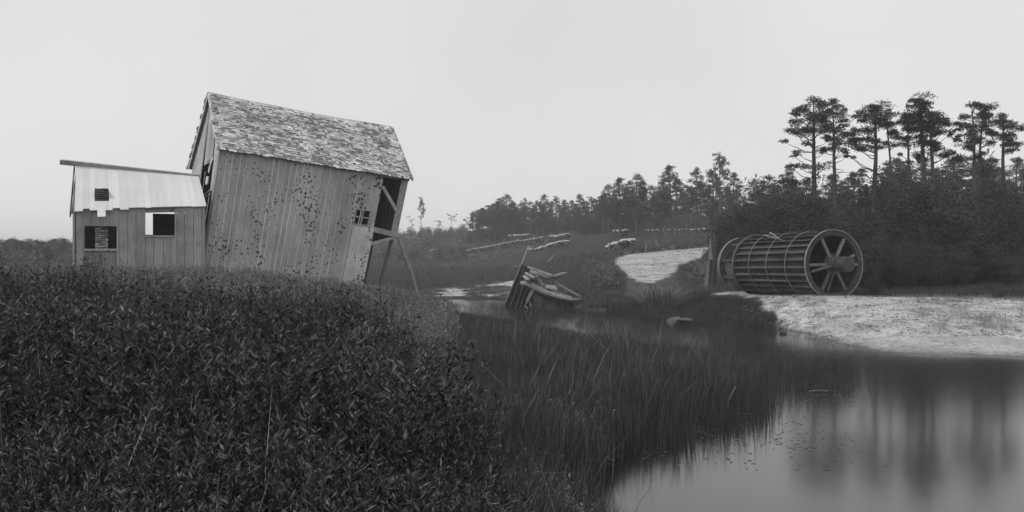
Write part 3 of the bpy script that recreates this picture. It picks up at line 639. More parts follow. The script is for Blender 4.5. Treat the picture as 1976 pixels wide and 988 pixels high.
def blob_tree(name,d,S,trunk,blobs,label,group,scale_blob=1.0,dense=1.0,tr=.2,mt=None):
    """pine from photographed outline: S maps sketch coordinates to photo px; trunk: list of (x,y); blobs (x,y,rx,ry)"""
    sc=d/F
    tp=[S(*p) for p in trunk]; base=Gp(tp[-1][0],d); org=base.copy()
    root=empty(name,tuple(org),label,'tree',group)
    T=MB(); Cn=MB()
    pts=[W(p[0],p[1],d)-org for p in tp]; pts.append(V([pts[-1][0],0,-.3])); n=len(pts)
    zt=pts[0][2]
    # resample
    T.tube(pts[::-1],[tr*(.12+.88*((zt-p[2])/(zt+.3))**.8) for p in pts[::-1]],9,1,.1)
    def trunk_at(z):
        for i in range(n-1):
            if pts[i][2]>=z>=pts[i+1][2]:
                t=(pts[i][2]-z)/(pts[i][2]-pts[i+1][2]+1e-9); return pts[i]*(1-t)+pts[i+1]*t
        return pts[0]
    k=S(1,0)[0]-S(0,0)[0]
    for (x,y,rx,ry) in blobs:
        p=S(x,y); c=W(p[0],p[1],d)-org; rx=rx*k*sc*1.05; rz=ry*k*sc*1.0
        off=abs(c[0]-trunk_at(c[2])[0]); dy=rng.normal()*(.5+.35*off)*1.0; dy=max(-2.2,min(2.2,dy)); c[1]+=dy
        start=trunk_at(min(zt-.1,c[2]-.25-off*.35)); r=math.hypot(c[0]-start[0],dy)
        limb(T,start,c+V([0,0,-rz*.3]),.022+.013*min(4,r),.01,.06,5,4)
        nn=int(min(2600,(120+430*(rx*rz)/(.3*.2))*.5*dense))
        clump(Cn,c,rx,rx*.85,rz,nn,.16,.05,(.35,1.7),.3,32,.21)
        for q in range(3):
            e=c+V([rng.uniform(-.9,.9)*rx,rng.uniform(-.9,.9)*rx,rng.uniform(-.2,.7)*rz]); T.tube([c+V([0,0,-rz*.3]),e],[.014,.007],4,1,0,False)
    # back/front filler limbs so the crown is round from the side too
    for q in range(int(len(blobs)*.3)):
        b=blobs[rng.integers(0,len(blobs))]; p=S(trunk[0][0]+rng.normal()*8,b[1]+rng.uniform(-10,10)); c=W(p[0],p[1],d)-org; c[1]+=rng.choice([-1,1])*rng.uniform(.7,2.2); s=trunk_at(min(zt-.1,c[2]-.5))
        limb(T,s,c,.04,.014,.05); clump(Cn,c,.6,.6,.24,int(240*dense),.15,.05,(.35,1.7),.3,32,.21)
    # dead stubs
    for q in range(9):
        z=rng.uniform(.3,.6)*zt; s=trunk_at(z); a=rng.uniform(0,6.28); l=rng.uniform(.4,1.6); T.tube([s,s+V([math.cos(a)*l,math.sin(a)*l,rng.uniform(-.1,.4)])],[.03,.008],4,1,0,False)
    build('trunk',T,M['bark'],root); build('crown',Cn,M['needle'],root)
    return root
S6=lambda x,y:(1480+x/2.993,170+y/2.993)
NG='tall pines standing over the right thicket'
T=[
 ('tall pine with flat tiers reaching left, leftmost of the big right pines',66,[(268,60),(272,200),(270,360),(275,600),(275,900)],
  [(270,75,30,22),(300,110,35,25),(225,115,30,22),(165,135,30,18),(140,165,28,16),(190,190,40,22),(270,170,50,35),(320,180,30,30),(150,245,45,18),(125,275,30,12),(130,300,25,8),(210,250,35,18),(250,240,40,25),(310,250,40,22),(320,310,30,14),(230,320,30,14),(180,375,28,12),(150,392,18,8),(340,360,30,14),(180,450,50,12),(140,462,28,10),(215,465,30,14),(150,530,50,14),(200,545,50,16)],.25),
 ('slender tall pine just right of the leftmost big pine, narrow open crown',64,[(378,75),(384,200),(387,400),(395,640),(398,900)],
  [(375,85,30,18),(415,110,32,16),(440,130,20,10),(370,130,30,22),(400,165,45,20),(370,200,35,22),(430,195,30,14),(475,185,22,12),(440,220,25,12),(380,250,45,22),(350,285,25,12),(420,285,30,16),(400,320,30,14),(430,380,15,7),(455,395,12,6),(365,355,22,12),(445,365,12,6)],.2),
 ('broad tall pine with long drooping left limbs, third of the big right pines',62,[(612,105),(628,230),(630,400),(622,560),(615,900)],
  [(605,115,35,16),(570,130,25,14),(630,140,40,25),(560,165,35,18),(600,190,50,25),(545,195,25,12),(650,210,40,25),(590,240,50,20),(500,245,25,12),(480,275,40,14),(430,285,25,12),(540,290,40,16),(510,310,45,18),(600,300,45,20),(660,300,30,18),(500,345,40,14),(560,350,35,12),(640,345,30,14),(530,485,28,10),(490,410,14,6),(545,500,18,8),(455,400,10,5)],.25),
 ('thin leaning pine close behind the broad third pine',65,[(684,125),(695,240),(712,420),(720,560),(724,900)],
  [(685,135,25,14),(710,160,20,14),(670,180,25,18),(715,200,25,16),(690,225,30,20),(740,255,22,12),(690,270,25,16),(735,300,25,14),(700,320,22,12),(740,330,20,10)],.15),
 ('pine with thin bare lower trunk just left of the dense paired pines',60,[(805,170),(815,260),(818,400),(820,520),(822,900)],
  [(800,180,35,16),(770,200,25,12),(790,215,40,20),(830,190,30,18),(780,255,25,14),(820,245,35,18),(735,260,15,8),(815,290,30,16),(800,330,25,10),(810,430,25,12),(790,380,15,8)],.17),
 ('densest dark pine with flat topmost tiers, centre of the right pines',58,[(880,62),(890,180),(896,320),(905,480),(908,950)],
  [(870,70,35,12),(905,80,25,14),(835,90,35,12),(810,115,25,12),(850,115,45,18),(895,115,35,20),(840,155,45,20),(890,160,40,25),(880,210,45,25),(860,250,50,22),(900,290,35,18),(860,330,35,16),(885,385,35,16),(910,410,30,14)],.25),
 ('dark spreading pine with crown stepping down to the right beside the densest pine',57,[(932,118),(945,260),(952,380),(958,500),(958,950)],
  [(935,130,30,18),(960,155,40,22),(930,180,40,25),(985,190,45,20),(1020,200,25,14),(950,220,50,25),(1000,225,35,16),(970,260,45,20),(1020,265,22,8),(930,270,35,20),(980,310,40,20),(950,330,35,20),(1000,350,35,18),(1040,380,35,18),(1060,420,30,16),(1000,400,30,16),(1060,270,15,10),(1040,310,30,12)],.22),
 ('tall pine near the right edge with narrow pointed top',60,[(1182,98),(1192,220),(1197,380),(1197,520),(1200,950)],
  [(1185,110,30,16),(1220,135,25,14),(1165,160,30,16),(1200,175,45,22),(1140,200,30,14),(1180,215,40,20),(1235,220,30,20),(1130,235,20,8),(1200,260,45,20),(1115,290,25,14),(1150,310,40,14),(1210,310,35,18),(1180,350,30,14),(1190,400,25,12),(1090,285,18,8)],.2),
 ('pine with full crown pressed against the last big pine on the right',63,[(1250,125),(1240,240),(1228,380),(1232,560),(1235,900)],
  [(1250,140,25,14),(1265,165,25,18),(1235,180,25,16),(1260,210,35,20),(1230,240,30,16),(1275,260,30,20),(1245,290,30,16),(1270,320,30,14),(1235,380,25,14)],.18),
 ('rightmost pine by the edge of the view, crown cut off by it',61,[(1370,150),(1365,280),(1362,420),(1365,560),(1365,900)],
  [(1365,160,30,16),(1395,190,35,18),(1335,200,35,18),(1370,225,45,22),(1420,240,35,16),(1330,255,35,16),(1385,280,45,20),(1345,310,35,16),(1410,330,35,16),(1365,370,35,16)],.22),
]
for (lab,d,tr,bl,r) in T: blob_tree('pine_tree',d,S6,tr,bl,lab,NG,tr=r)

# generic pines: prototypes in unit metres, height 10
def pine_proto(seed,kind):
    global rng; rng=np.random.default_rng(seed); random.seed(seed)
    T=MB(); Cn=MB(); h=10.; bend=rng.normal(size=2)*.25
    tp=[V([bend[0]*math.sin(t*2.5),bend[1]*math.sin(t*2.2),h*t]) for t in np.linspace(0,1,8)]; tp[0][2]=-.4
    T.tube(tp,[.17*(1-t)**.8+.02 for t in np.linspace(0,1,8)],7,1,.08)
    at=lambda z:V([bend[0]*math.sin(z/h*2.5),bend[1]*math.sin(z/h*2.2),z])
    cs={0:.45,1:.3,2:.6,3:.15}[kind]; z=cs*h
    while z<h*.98:
        u=(z-cs*h)/(h-cs*h); prof=(1.9*(1-u)**.75+.25)*(1 if kind!=2 else .85)
        if kind in(0,2): prof*=min(1,.55+u*2)
        for k in range(rng.integers(2,5)):
            a=rng.uniform(0,6.28); l=prof*rng.uniform(.45,1.15); c=at(z)+V([math.cos(a)*l,math.sin(a)*l,l*rng.uniform(.1,.4)])
            limb(T,at(z),c,.035,.012,.03,4,2)
            m=max(1,int(l/.6))
            for q in range(m):
                cc_=at(z)*(q/(m))*0+ (at(z)*(1-(1-q*.35))+c*(1-q*.35)) if q else c
                cc_=cc_+rng.normal(size=3)*.12
                clump(Cn,cc_,.42,.42,.2,70,.24,.085)
        z+=rng.uniform(.22,.42)*(1.25 if kind==2 else 1)
    clump(Cn,at(h)+V([0,0,-.1]),.3,.3,.3,60,.24,.085)
    for q in range(12):
        zz=rng.uniform(.15,cs)*h if cs>.2 else 1; a=rng.uniform(0,6.28); l=rng.uniform(.4,1.3); T.tube([at(zz),at(zz)+V([math.cos(a)*l,math.sin(a)*l,.1])],[.025,.008],4,1,0,False)
    return T.mesh('pine_trunk'),Cn.mesh('pine_crown')
PROT=[pine_proto(100+i,k) for i,k in enumerate((0,0,1,1,2,3,0,2))]
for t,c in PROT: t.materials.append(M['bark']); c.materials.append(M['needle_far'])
rng=np.random.default_rng(5); random.seed(5)
PBOT={}
def place_pine(px,top,d,label,group,kind=None,wide=1.0,base=None):
    g=Gp(px,d) if base is None else base; z=H+(CY-top)/F*d; h=max(2.0,z-g[2]); i=int(rng.integers(0,len(PROT))) if kind is None else kind
    e=empty('pine_tree',tuple(g),label,'tree',group); s=h/10.1; e.scale=(s*wide*rng.uniform(.9,1.15),s*wide*rng.uniform(.9,1.15),s); e.rotation_euler=(rng.normal()*.015,rng.normal()*.02,rng.uniform(0,6.28))
    link('trunk',PROT[i][0],None,e); link('crown',PROT[i][1],None,e); return e
# middle pines (photo column, photo top, depth)
mid=[(1197,343,140,2,'pointed pine at the left end of the middle pine row'),(1230,334,138,0,'pine with full top, left of centre in the middle row'),(1275,343,142,6,'pine with ragged crown between two taller middle pines'),(1297,319,136,2,'tall straight pine with narrow round top in the middle row'),(1343,322,134,0,'broad flat topped pine in the middle row'),(1373,328,137,3,'dense pine just left of the tallest middle pine'),(1391,297,130,4,'tallest pine of the middle row, thin trunk and small layered crown'),(1413,335,132,6,'pine leaning against the right of the tallest middle pine'),(1452,344,120,0,'wide low pine right of the middle row, before the thicket')]
for px,t,d,k,l in mid: place_pine(px,t,d,l,'middle pines above the cleared slope',k,.95)
FL_='slender pine crowded in the middle wood above the cordwood row'
for px,t in ((1163,372),(1175,352),(1186,366),(1205,362),(1213,350),(1221,368),(1243,352),(1256,356),(1265,370),(1284,362),(1309,345),(1318,358),(1328,362),(1355,352),(1364,360),(1383,362),(1402,372),(1425,368),(1436,378),(1464,366),(1475,380),(1490,372)):
    place_pine(px+rng.uniform(-2,2),t+rng.uniform(-3,3),rng.uniform(142,175),FL_,'pines crowded in the middle wood',None,.95)
for i in range(26): place_pine(1170+i*13+rng.uniform(-5,5),rng.uniform(378,398),rng.uniform(165,215),FL_,'pines crowded in the middle wood',int(rng.choice([0,1,2,3])),1.05)
far=[(977,374,196,0,'highest pine near the left end of the far wood'),(1047,376,198,6,'pine with rounded top standing up in the centre of the far wood'),(1117,375,188,3,'dense dark pine near the right end of the far wood'),(912,409,205,4,'sparse pine with bare trunk at the left edge of the far wood'),(1142,380,180,4,'thin pine at the right end of the far wood')]
for px,t,d,k,l in far: place_pine(px,t,d,l,'far wood pines',k,1.0)
FR_='pine packed in the far wood behind the long cordwood stacks'
for px,t in ((920,404),(927,400),(934,402),(940,396),(948,394),(955,388),(964,390),(970,384),(986,388),(996,389),(1005,392),(1016,384),(1025,392),(1037,386),(1056,388),(1066,390),(1075,381),(1083,390),(1092,388),(1104,386),(1110,392),(1127,388),(1134,392),(1150,384),(1157,378)):
    place_pine(px+rng.uniform(-2,2),t+rng.uniform(-2,2),rng.uniform(190,230),FR_,'pines packed in the far wood',None,1.1)
for i in range(34): place_pine(930+i*7.4+rng.uniform(-3,3),rng.uniform(398,412),rng.uniform(215,255),FR_,'pines packed in the far wood',int(rng.choice([0,1,3,6])),1.25)
# right wood behind the big pines
for i in range(34):
    px=1480+i*16+rng.uniform(-6,6); place_pine(px,rng.uniform(328,372) if px<1700 else rng.uniform(300,350),rng.uniform(78,112),'shorter pine in the dark wood behind the big right pines','pines in the dark right wood',int(rng.choice([1,2,3])),1.2)
# lone trees on the clearing
place_pine(813,382,215,'lone thin almost bare tree standing on the left skyline','lone trees on the cleared skyline',4,.45)
# spindly ones
def spindly(px,top,d,lean,label,n=6):
    g=Gp(px,d); z=H+(CY-top)/F*d; h=z-g[2]; e=empty('spindly_tree',tuple(g),label,'tree','spindly trees on the cleared skyline')
    T=MB(); Cn=MB(); tp=V([lean*h,0,h]); T.tube([V([0,0,-.3]),V([lean*h*.3,0,h*.5]),tp],[.07,.05,.02],5)
    for k in range(n):
        t=rng.uniform(.75,1); p=V([lean*h*t,0,h*t])+rng.normal(size=3)*V([.5,.5,.15]); T.tube([V([lean*h*(t-.1),0,h*(t-.1)]),p],[.02,.01],4,1,0,False); clump(Cn,p,.4,.4,.15,35,.24,.09)
    build('trunk',T,M['bark'],e); build('crown',Cn,M['needle_far'],e)
spindly(805,418,205,-.22,'thin bent sapling left of the lone skyline tree',4)
spindly(848,424,225,0,'short spindly tree on the skyline right of the lone tree',6)
spindly(870,413,225,.03,'taller spindly flat topped tree on the skyline before the far wood',8)
spindly(901,420,205,.02,'bare stemmed spindly tree beside the left end of the far wood',6)
# far left trees
for i in range(16):
    px=-20+i*12.5+rng.uniform(-4,4); place_pine(px,rng.uniform(459,474),rng.uniform(118,150),'low scrubby pine beyond the sand strip left of the shed','low pines beyond the left sand strip',3,2.0)

# ------------------------------------------------------------------ bushes (right thicket) and scatter prototypes
def bush_mesh(seed,h,w,n,L,Wd,tone=(.4,1.6),stems=10,name='foliage',low=0.0):
    global rng; rng=np.random.default_rng(seed); random.seed(seed)
    mb=MB(); st=MB()
    for k in range(stems):
        a=rng.uniform(0,6.28); r=w*.5*rng.uniform(.1,.95); hh=h*math.sqrt(max(.05,1-(r/(w*.55))**2))*rng.uniform(.6,1.05); e=V([math.cos(a)*r,math.sin(a)*r,hh])
        st.tube([V([e[0]*.15,e[1]*.15,-.05]),e*V([.6,.6,.5]),e],[.012*h+.004,.008*h+.003,.003],4,.8,0,False)
        for q in range(6):
            t=rng.uniform(.25+low,1); p=e*V([t**.7,t**.7,t])+rng.normal(size=3)*w*.05
            clump(mb,p,w*.14,w*.14,h*.08,max(6,int(n/stems/6)),L,Wd,tone)
    return mb,st
for k in range(6): pass
def bush_objs(n,specs):
    out=[]
    for i,s in enumerate(specs):
        mb,st=bush_mesh(*s); a=mb.mesh('bush_foliage'); b=st.mesh('bush_stems'); a.materials.append(M['bushleaf']); b.materials.append(M['bark']); out.append((a,b))
    return out
BB=bush_objs(0,[(201,4.5,4.2,9000,.13,.06,(.5,1.5),26),(202,4.8,3.4,8000,.13,.06,(.5,1.5),22),(203,4,4.6,9000,.13,.06,(.5,1.5),26),(204,4.4,3.8,7000,.13,.05,(.5,1.5),20)])
rng=np.random.default_rng(77); random.seed(77)
FOOT=0
def place_bush(px,top,d,label,group,i,wide=1,name='bush'):
    g=Gp(px,d); z=H+(CY-top)/F*d; h=z-g[2]; s=h/4.5; e=empty(name,tuple(g),label,'bush',group); e.scale=(s*wide,s*wide,s); e.rotation_euler=(0,0,rng.uniform(0,6.28))
    link('foliage',BB[i][0],None,e); link('stems',BB[i][1],None,e)
named=[(1690,520,38.6,1,'low dark bush crowding the right side of the water wheel rim'),(1795,318,52,0,'tallest dark bush below the spreading pine at right'),(1735,358,50,1,'dark bush between the wheel and the tallest right bush'),(1860,352,50,2,'dense bush filling the right edge below the last pines'),(1560,352,58,1,'bush below the leftmost big pine, behind the wheel'),(1500,345,68,3,'wispy pale bush showing above the left end of the wheel'),(1655,372,54,2,'wide bush behind the right end of the wheel'),(1755,455,44,3,'pale leaved bush at the back of the sandbar, right of the wheel'),(1700,440,46,0,'medium bush directly right of the wheel hub'),(1930,330,52,1,'tall bush at the far right edge')]
for px,t,d,i,l in named: place_bush(px,t,d,l,'bushes of the right thicket',i,1.0)
for i in range(40):
    px=1430+i*14+rng.uniform(-8,8); d=rng.uniform(56,72); place_bush(px,rng.uniform(365,420) if px<1700 else rng.uniform(320,400),d,'dark bush packed in the right thicket','packed bushes of the right thicket',int(rng.integers(0,4)),1.1)
for i in range(20):
    px=1640+i*20+rng.uniform(-8,8); place_bush(px,rng.uniform(450,500),rng.uniform(43,48),'low dark bush along the foot of the right thicket','low bushes at the thicket foot',int(rng.integers(0,4)),1.3)

# ------------------------------------------------------------------ stuff (ground cover) through geometry nodes
def proto_collection(name,meshes,m):
    col=bpy.data.collections.new(name)
    for i,me in enumerate(meshes):
        if not me.materials: me.materials.append(m)
        o=bpy.data.objects.new(f'{name}_{i}',me); col.objects.link(o)
    return col
def scatter(name,label,pts,col,scl,vs=None,tilt=.12):
    n=len(pts); me=bpy.data.meshes.new(name); me.vertices.add(n); me.vertices.foreach_set('co',pts.astype(np.float32).ravel()); me.update()
    r=rng.normal(size=(n,3))*tilt; r[:,2]=rng.uniform(0,6.283,n)
    a=me.attributes.new('rot','FLOAT_VECTOR','POINT'); a.data.foreach_set('vector',r.astype(np.float32).ravel())
    s=np.stack([scl,scl,scl if vs is None else vs],-1); a=me.attributes.new('scl','FLOAT_VECTOR','POINT'); a.data.foreach_set('vector',s.astype(np.float32).ravel())
    a=me.attributes.new('idx','INT','POINT'); a.data.foreach_set('value',rng.integers(0,100,n).astype(np.int32))
    o=bpy.data.objects.new(name,me); C.objects.link(o); tag(o,label,name.replace('_',' '),kind='stuff')
    ng=bpy.data.node_groups.new(name,'GeometryNodeTree'); ng.interface.new_socket('Geometry',in_out='INPUT',socket_type='NodeSocketGeometry'); ng.interface.new_socket('Geometry',in_out='OUTPUT',socket_type='NodeSocketGeometry')
    N=ng.nodes; L=ng.links; gi=N.new('NodeGroupInput'); go=N.new('NodeGroupOutput'); ip=N.new('GeometryNodeInstanceOnPoints'); ci=N.new('GeometryNodeCollectionInfo')
    ci.inputs['Collection'].default_value=col; ci.inputs['Separate Children'].default_value=True; ci.inputs['Reset Children'].default_value=True
    def attr(nm,t):
        q=N.new('GeometryNodeInputNamedAttribute'); q.data_type=t; q.inputs['Name'].default_value=nm; return q.outputs[0]
    L.new(gi.outputs[0],ip.inputs['Points']); L.new(ci.outputs[0],ip.inputs['Instance']); ip.inputs['Pick Instance'].default_value=True
    L.new(attr('idx','INT'),ip.inputs['Instance Index']); L.new(attr('rot','FLOAT_VECTOR'),ip.inputs['Rotation']); L.new(attr('scl','FLOAT_VECTOR'),ip.inputs['Scale'])
    L.new(ip.outputs[0],go.inputs[0]); md=o.modifiers.new('scatter','NODES'); md.node_group=ng; return o
def shrub(seed,h=.85,w=.95,twigs=40,leafn=25,L=.052,Wd=.0125,tone=(.2,1.9)):
    global rng; rng=np.random.default_rng(seed); random.seed(seed); mb=MB()
    for k in range(twigs):
        a=rng.uniform(0,6.28); r=w*.5*math.sqrt(rng.uniform(0,1)); e=V([math.cos(a)*r,math.sin(a)*r,h*rng.uniform(.55,1.08)*(1-.35*(r/(w*.5))**2)]); s=e*V([.35,.35,0]); s[2]=-.1
        m_=s*.5+e*.5+V([0,0,-.03]); mb.tube([s,m_,e],[.006,.004,.002],3,.6,0,False)
        t=rng.uniform(.1,1,leafn)**.4; p=s*(1-t[:,None])+e*t[:,None]; ax=(e-s)/np.linalg.norm(e-s)
        d=rng.normal(size=(leafn,3)); d-=(d@ax)[:,None]*ax; d/=np.linalg.norm(d,axis=1,keepdims=True); d=d*.75+ax*rng.uniform(.2,1.1,(leafn,1))
        tn=rng.uniform(*tone)*rng.uniform(.75,1.25,leafn)*(.6+.5*t)
        leafcards(mb,p,d,L*rng.uniform(.6,1.25,leafn),Wd*rng.uniform(.7,1.3,leafn)*1.0,tn)
    return mb.mesh('shrub')
def grass(seed,n=70,h=.8,w=.3,bw=.007,tone=(.5,1.6),curve=.25,seg=3,tp=1):
    global rng; rng=np.random.default_rng(seed); random.seed(seed); mb=MB()
    a=rng.uniform(0,6.28,n); r=w*np.sqrt(rng.uniform(0,1,n)); b=np.stack([np.cos(a)*r,np.sin(a)*r,np.full(n,-.03)],-1)
    la=rng.uniform(0,6.28,n); hh=h*rng.uniform(.45,1.08,n); ln=np.abs(rng.normal(size=n))*curve*hh; ld=np.stack([np.cos(la),np.sin(la),0*la],-1)
    sa=rng.uniform(0,6.28,n); sd_=np.stack([np.cos(sa),np.sin(sa),0*sa],-1)
    vs=[]; 
    for i in range(seg+1):
        t=i/seg; c=b+ld*(ln*t**2)[:,None]; c[:,2]+=hh*(t-.18*(ln/hh)*t*t); wd=bw*(1-t**1.5*.9); vs+= [c-sd_*wd*.5,c+sd_*wd*.5]
    v=np.stack(vs,1); m=2*(seg+1); f=[]; base=np.arange(n)*m
    tn=tone[0]+(tone[1]-tone[0])*rng.uniform(0,1,n)**tp
    fs=np.concatenate([np.stack([base+2*i,base+2*i+1,base+2*i+3,base+2*i+2],-1) for i in range(seg)]); mb.addarr(v.reshape(-1,3),fs,np.tile(tn,seg)); return mb.mesh('grass')
SH=proto_collection('shrub_proto',[shrub(300+i) for i in range(5)],M['leaf'])
SH2=proto_collection('forb_proto',[shrub(320+i,h=.7,w=.6,twigs=16,leafn=22,L=.05,Wd=.014,tone=(.5,1.6)) for i in range(4)],M['leaf2'])
SHT=proto_collection('shoot_proto',[shrub(330+i,h=1.35,w=.55,twigs=12,leafn=34,L=.065,Wd=.016,tone=(.4,1.9)) for i in range(3)],M['leaf'])
DST=proto_collection('stem_proto',[grass(335+i,n=5,h=1.15,w=.2,bw=.008,tone=(.6,1.4),curve=.3) for i in range(3)],M['paleg'])
SG=proto_collection('sedge_proto',[grass(340+i,tone=(.5,3.6),tp=4,h=.8,bw=.008) for i in range(5)],M['sedge'])
SGL=proto_collection('reed_proto',[grass(350+i,n=14,h=.75,w=.35,bw=.009,curve=.12) for i in range(4)],M['sedge'])
MG=proto_collection('meadow_proto',[grass(360+i,n=90,h=.5,w=.7,bw=.02,tone=(.3,1.3),seg=2) for i in range(4)],M['scrub'])
PG=proto_collection('pale_proto',[grass(370+i,n=50,h=.35,w=.5,bw=.012,curve=.5,seg=2) for i in range(4)],M['paleg'])
def scrubm(seed,leaf=.12):
    mb,st=bush_mesh(seed,1.3,1.6,900,leaf,leaf*.5,(.5,1.6),12); mb.v+=st.v; mb.loops+=[l+mb.n for l in st.loops]; mb.sizes+=st.sizes; mb.tone+=st.tone; return mb.mesh('scrub')
SC=proto_collection('scrub_proto',[scrubm(380+i) for i in range(5)],M['scrub'])
TH=proto_collection('thicket_proto',[bush_mesh(390+i,3,3,2600,.16,.075,(.4,1.5),16)[0].mesh('thick') for i in range(4)],M['bushleaf'])
rng=np.random.default_rng(9)
def region(n,d0,d1,p0,p1,test=None,uniform_area=True,power=1.0):
    """random ground points with photo column in p0..p1, depth d0..d1"""
    out=[]; got=0
    while got<n:
        m=n*2; u=rng.uniform(0,1,m); d=np.sqrt(d0**2+(d1**2-d0**2)*u) if power==1 else (d0**power+(d1**power-d0**power)*u)**(1/power)
        px=rng.uniform(p0,p1,m); x=(px-CX)/F*d
        if test is not None:
            k=test(px,d,x); px,d,x=px[k],d[k],x[k]
        out.append(np.stack([x,d],-1)); got+=len(x)
        if len(x)==0: break
    P=np.concatenate(out)[:n]; return np.column_stack([P,height(P[:,0],P[:,1])])
IN=np.interp
def shrub_edge(px,d): return px < IN(d,[3,7,9,11,14,20,30,40],[930,890,865,850,770,650,560,430])+vnoise(px,d,.03,31)*45+rng.normal(size=px.shape)*28
out_bld=lambda x,y:~((x>-16.5)&(x<-3.2)&(y>30.7+(x+14.5)*.49)&(y<37+(x+12)*.5))
P=region(5000,3.2,34,-120,930,lambda px,d,x:shrub_edge(px,d)&out_bld(x,d),power=1.35)
scl=rng.uniform(.7,1.15,len(P))*IN(P[:,1],[3,10,22,34],[.95,1,.75,.6])*(1+.28*vnoise(P[:,0],P[:,1],1.4,51))
kk=rng.uniform(0,1,len(P))>.12+.75*np.clip(vnoise(P[:,0],P[:,1],1.3,61)-.15,0,1); P=P[kk]; scl=scl[kk]
scatter('shrub_cover','dense leafy low shrubs covering the left foreground up to the shed and barn',P,SH,scl)
# forbs / tall weeds in front of the buildings and mixed at the shrub edge
P=region(3900,12,37,-120,870,lambda px,d,x:((~shrub_edge(px+60,d))|(d>24-rng.uniform(0,9,d.shape)))&out_bld(x,d)&(pond_sd(x,d)>.2),power=1.5)
scatter('weed_cover','tall pale leaved weeds growing in front of the barn and shed',P,SH2,rng.uniform(.7,1.2,len(P)))
P=region(380,3.5,17,-120,900,lambda px,d,x:shrub_edge(px,d)&out_bld(x,d)&(vnoise(x,d,.7,71)>0),power=1.4)
scatter('tall_shrub_shoots','taller upright leafy shoots standing above the low shrubs',P,SHT,rng.uniform(.8,1.25,len(P)))
P=region(900,3.5,28,-120,1400,lambda px,d,x:pond_sd(x,d)>.3,power=1.4)
scatter('dead_stems','thin pale dead stems poking out of the shrubs and sedge',P,DST,rng.uniform(.7,1.2,len(P)),tilt=.25)
P=region(520,26,33.5,150,640,lambda px,d,x:out_bld(x,d)&(vnoise(px,d,.035,81)>-.35))
scatter('wall_weeds','pale weeds crowding the foot of the barn and shed walls',P,SH2,rng.uniform(.6,1.15,len(P))*IN(CX+F*P[:,0]/P[:,1],[150,380,470,560],[.8,1.15,1.15,.8]))
P=region(900,7.5,14,840,1170,lambda px,d,x:(pond_sd(x,d)>.1)&(~shrub_edge(px,d)),power=1.5)
scatter('low_weeds','low leafy weeds mixed in sedge at the bottom centre',P,SH2,rng.uniform(.5,.85,len(P)))
P=region(9500,5,40,560,1500,lambda px,d,x:(pond_sd(x,d)>-.15)&(~shrub_edge(px+110,d))&~((d>36)&(px<1330)&(px>840))&(sandness(x,d)<.3)&~((px>1150)&(d>33)),power=1.3)
scatter('sedge_marsh','dense dark sedge filling the marsh in the centre foreground',P,SG,rng.uniform(.75,1.15,len(P))*IN(P[:,1],[5,12,20,30,38],[.8,1,.8,.46,.36])*IN(CX+F*P[:,0]/P[:,1],[1000,1150,1400],[1,.85,.72])*(1+.3*vnoise(P[:,0],P[:,1],1.1,91)),tilt=.09)
P=region(170,15.5,22.5,1440,1760,lambda px,d,x:(pond_sd(x,d)<0)&(rng.uniform(0,1,len(d))<np.exp(-((px-1500)/110)**2))&(d>16+(px-1480)*.012),power=1.3); P[:,2]=-.05
P2=region(1900,23,50,840,1560,lambda px,d,x:(pond_sd(x,d)<0)&(pond_sd(x,d)>-4)&(rng.uniform(0,1,len(d))<IN(px,[840,1080,1150,1370,1440,1560],[.45,.5,1,1,.2,.0])),power=1.3); P2[:,2]=-.05
P3=region(150,12.2,17,1150,1480,lambda px,d,x:(pond_sd(x,d)<0)&(pond_sd(x,d)>-.9)); P3[:,2]=-.05
P=np.concatenate([P,P2,P3]); scatter('water_reeds','thin reeds standing in shallow pond water',P,SGL,rng.uniform(.55,1.05,len(P))*IN(P[:,1],[15,22,26,50],[1,.8,.5,.6]),tilt=.06)
# grassy point at the pond, tufts on the bar
P=region(1500,33.5,47,1170,1520,lambda px,d,x:(pond_sd(x,d)>0)&(sandness(x,d)<.5)&((d<IN(px,[1170,1340,1400,1520],[48,44.5,41,34.5]))),power=1.3)
scatter('point_grass','dark grass on the low point between channel and sandbar',P,SG,rng.uniform(.3,.55,len(P)))
P=region(420,28,37,1490,2100,lambda px,d,x:(pond_sd(x,d)>.1)&(rng.uniform(0,1,len(d))<np.clip(vnoise(x,d,.9,41)*1.1+.25+(px>1830)*.3,0,1))); 
scatter('sandbar_tufts','short sparse grass tufts on the sandbar',P,PG,rng.uniform(.25,.6,len(P)))
def crumb(seed):
    r=np.random.default_rng(seed); mb=MB()
    for q in range(26):
        c=V([r.normal()*.5,r.normal()*.5,-.004]); z_=r.uniform(.01,.03); mb.beam(c,c+V([r.normal()*.06,r.normal()*.06,z_*.6]),z_,z_*.7,r.uniform(.25,1.5),taper=.6)
    return mb.mesh('crumbs')
DB=proto_collection('debris_proto',[crumb(500+i) for i in range(4)],M['deadwood'])
P=region(700,27,100,800,2200,lambda px,d,x:(sandness(x,d)>.6)&(pond_sd(x,d)>.05),power=1.1)
scatter('sand_litter','small stones and wood litter on the pale sand',P,DB,rng.uniform(.5,1.1,len(P)),tilt=.01)
P=region(420,50,75,800,1015,lambda px,d,x:(sandness(x,d)>.3)&(pond_sd(x,d)>.3)&(vnoise(x,d,.9,42)>.0))
scatter('spit_tufts','sparse grass tufts on the far sand spit',P,MG,rng.uniform(.25,.5,len(P)))
# dark grass behind the sandbar crest, around wheel
P=region(2600,36.5,56,1385,2200,lambda px,d,x:(sandness(x,d)<.4)&(d>IN(px,[1372,1460,1560,2200],[45.5,42.5,38.2,36.8]))); 
scatter('bank_grass','tall dark grass around and behind the water wheel',P,SG,rng.uniform(.35,.6,len(P)))
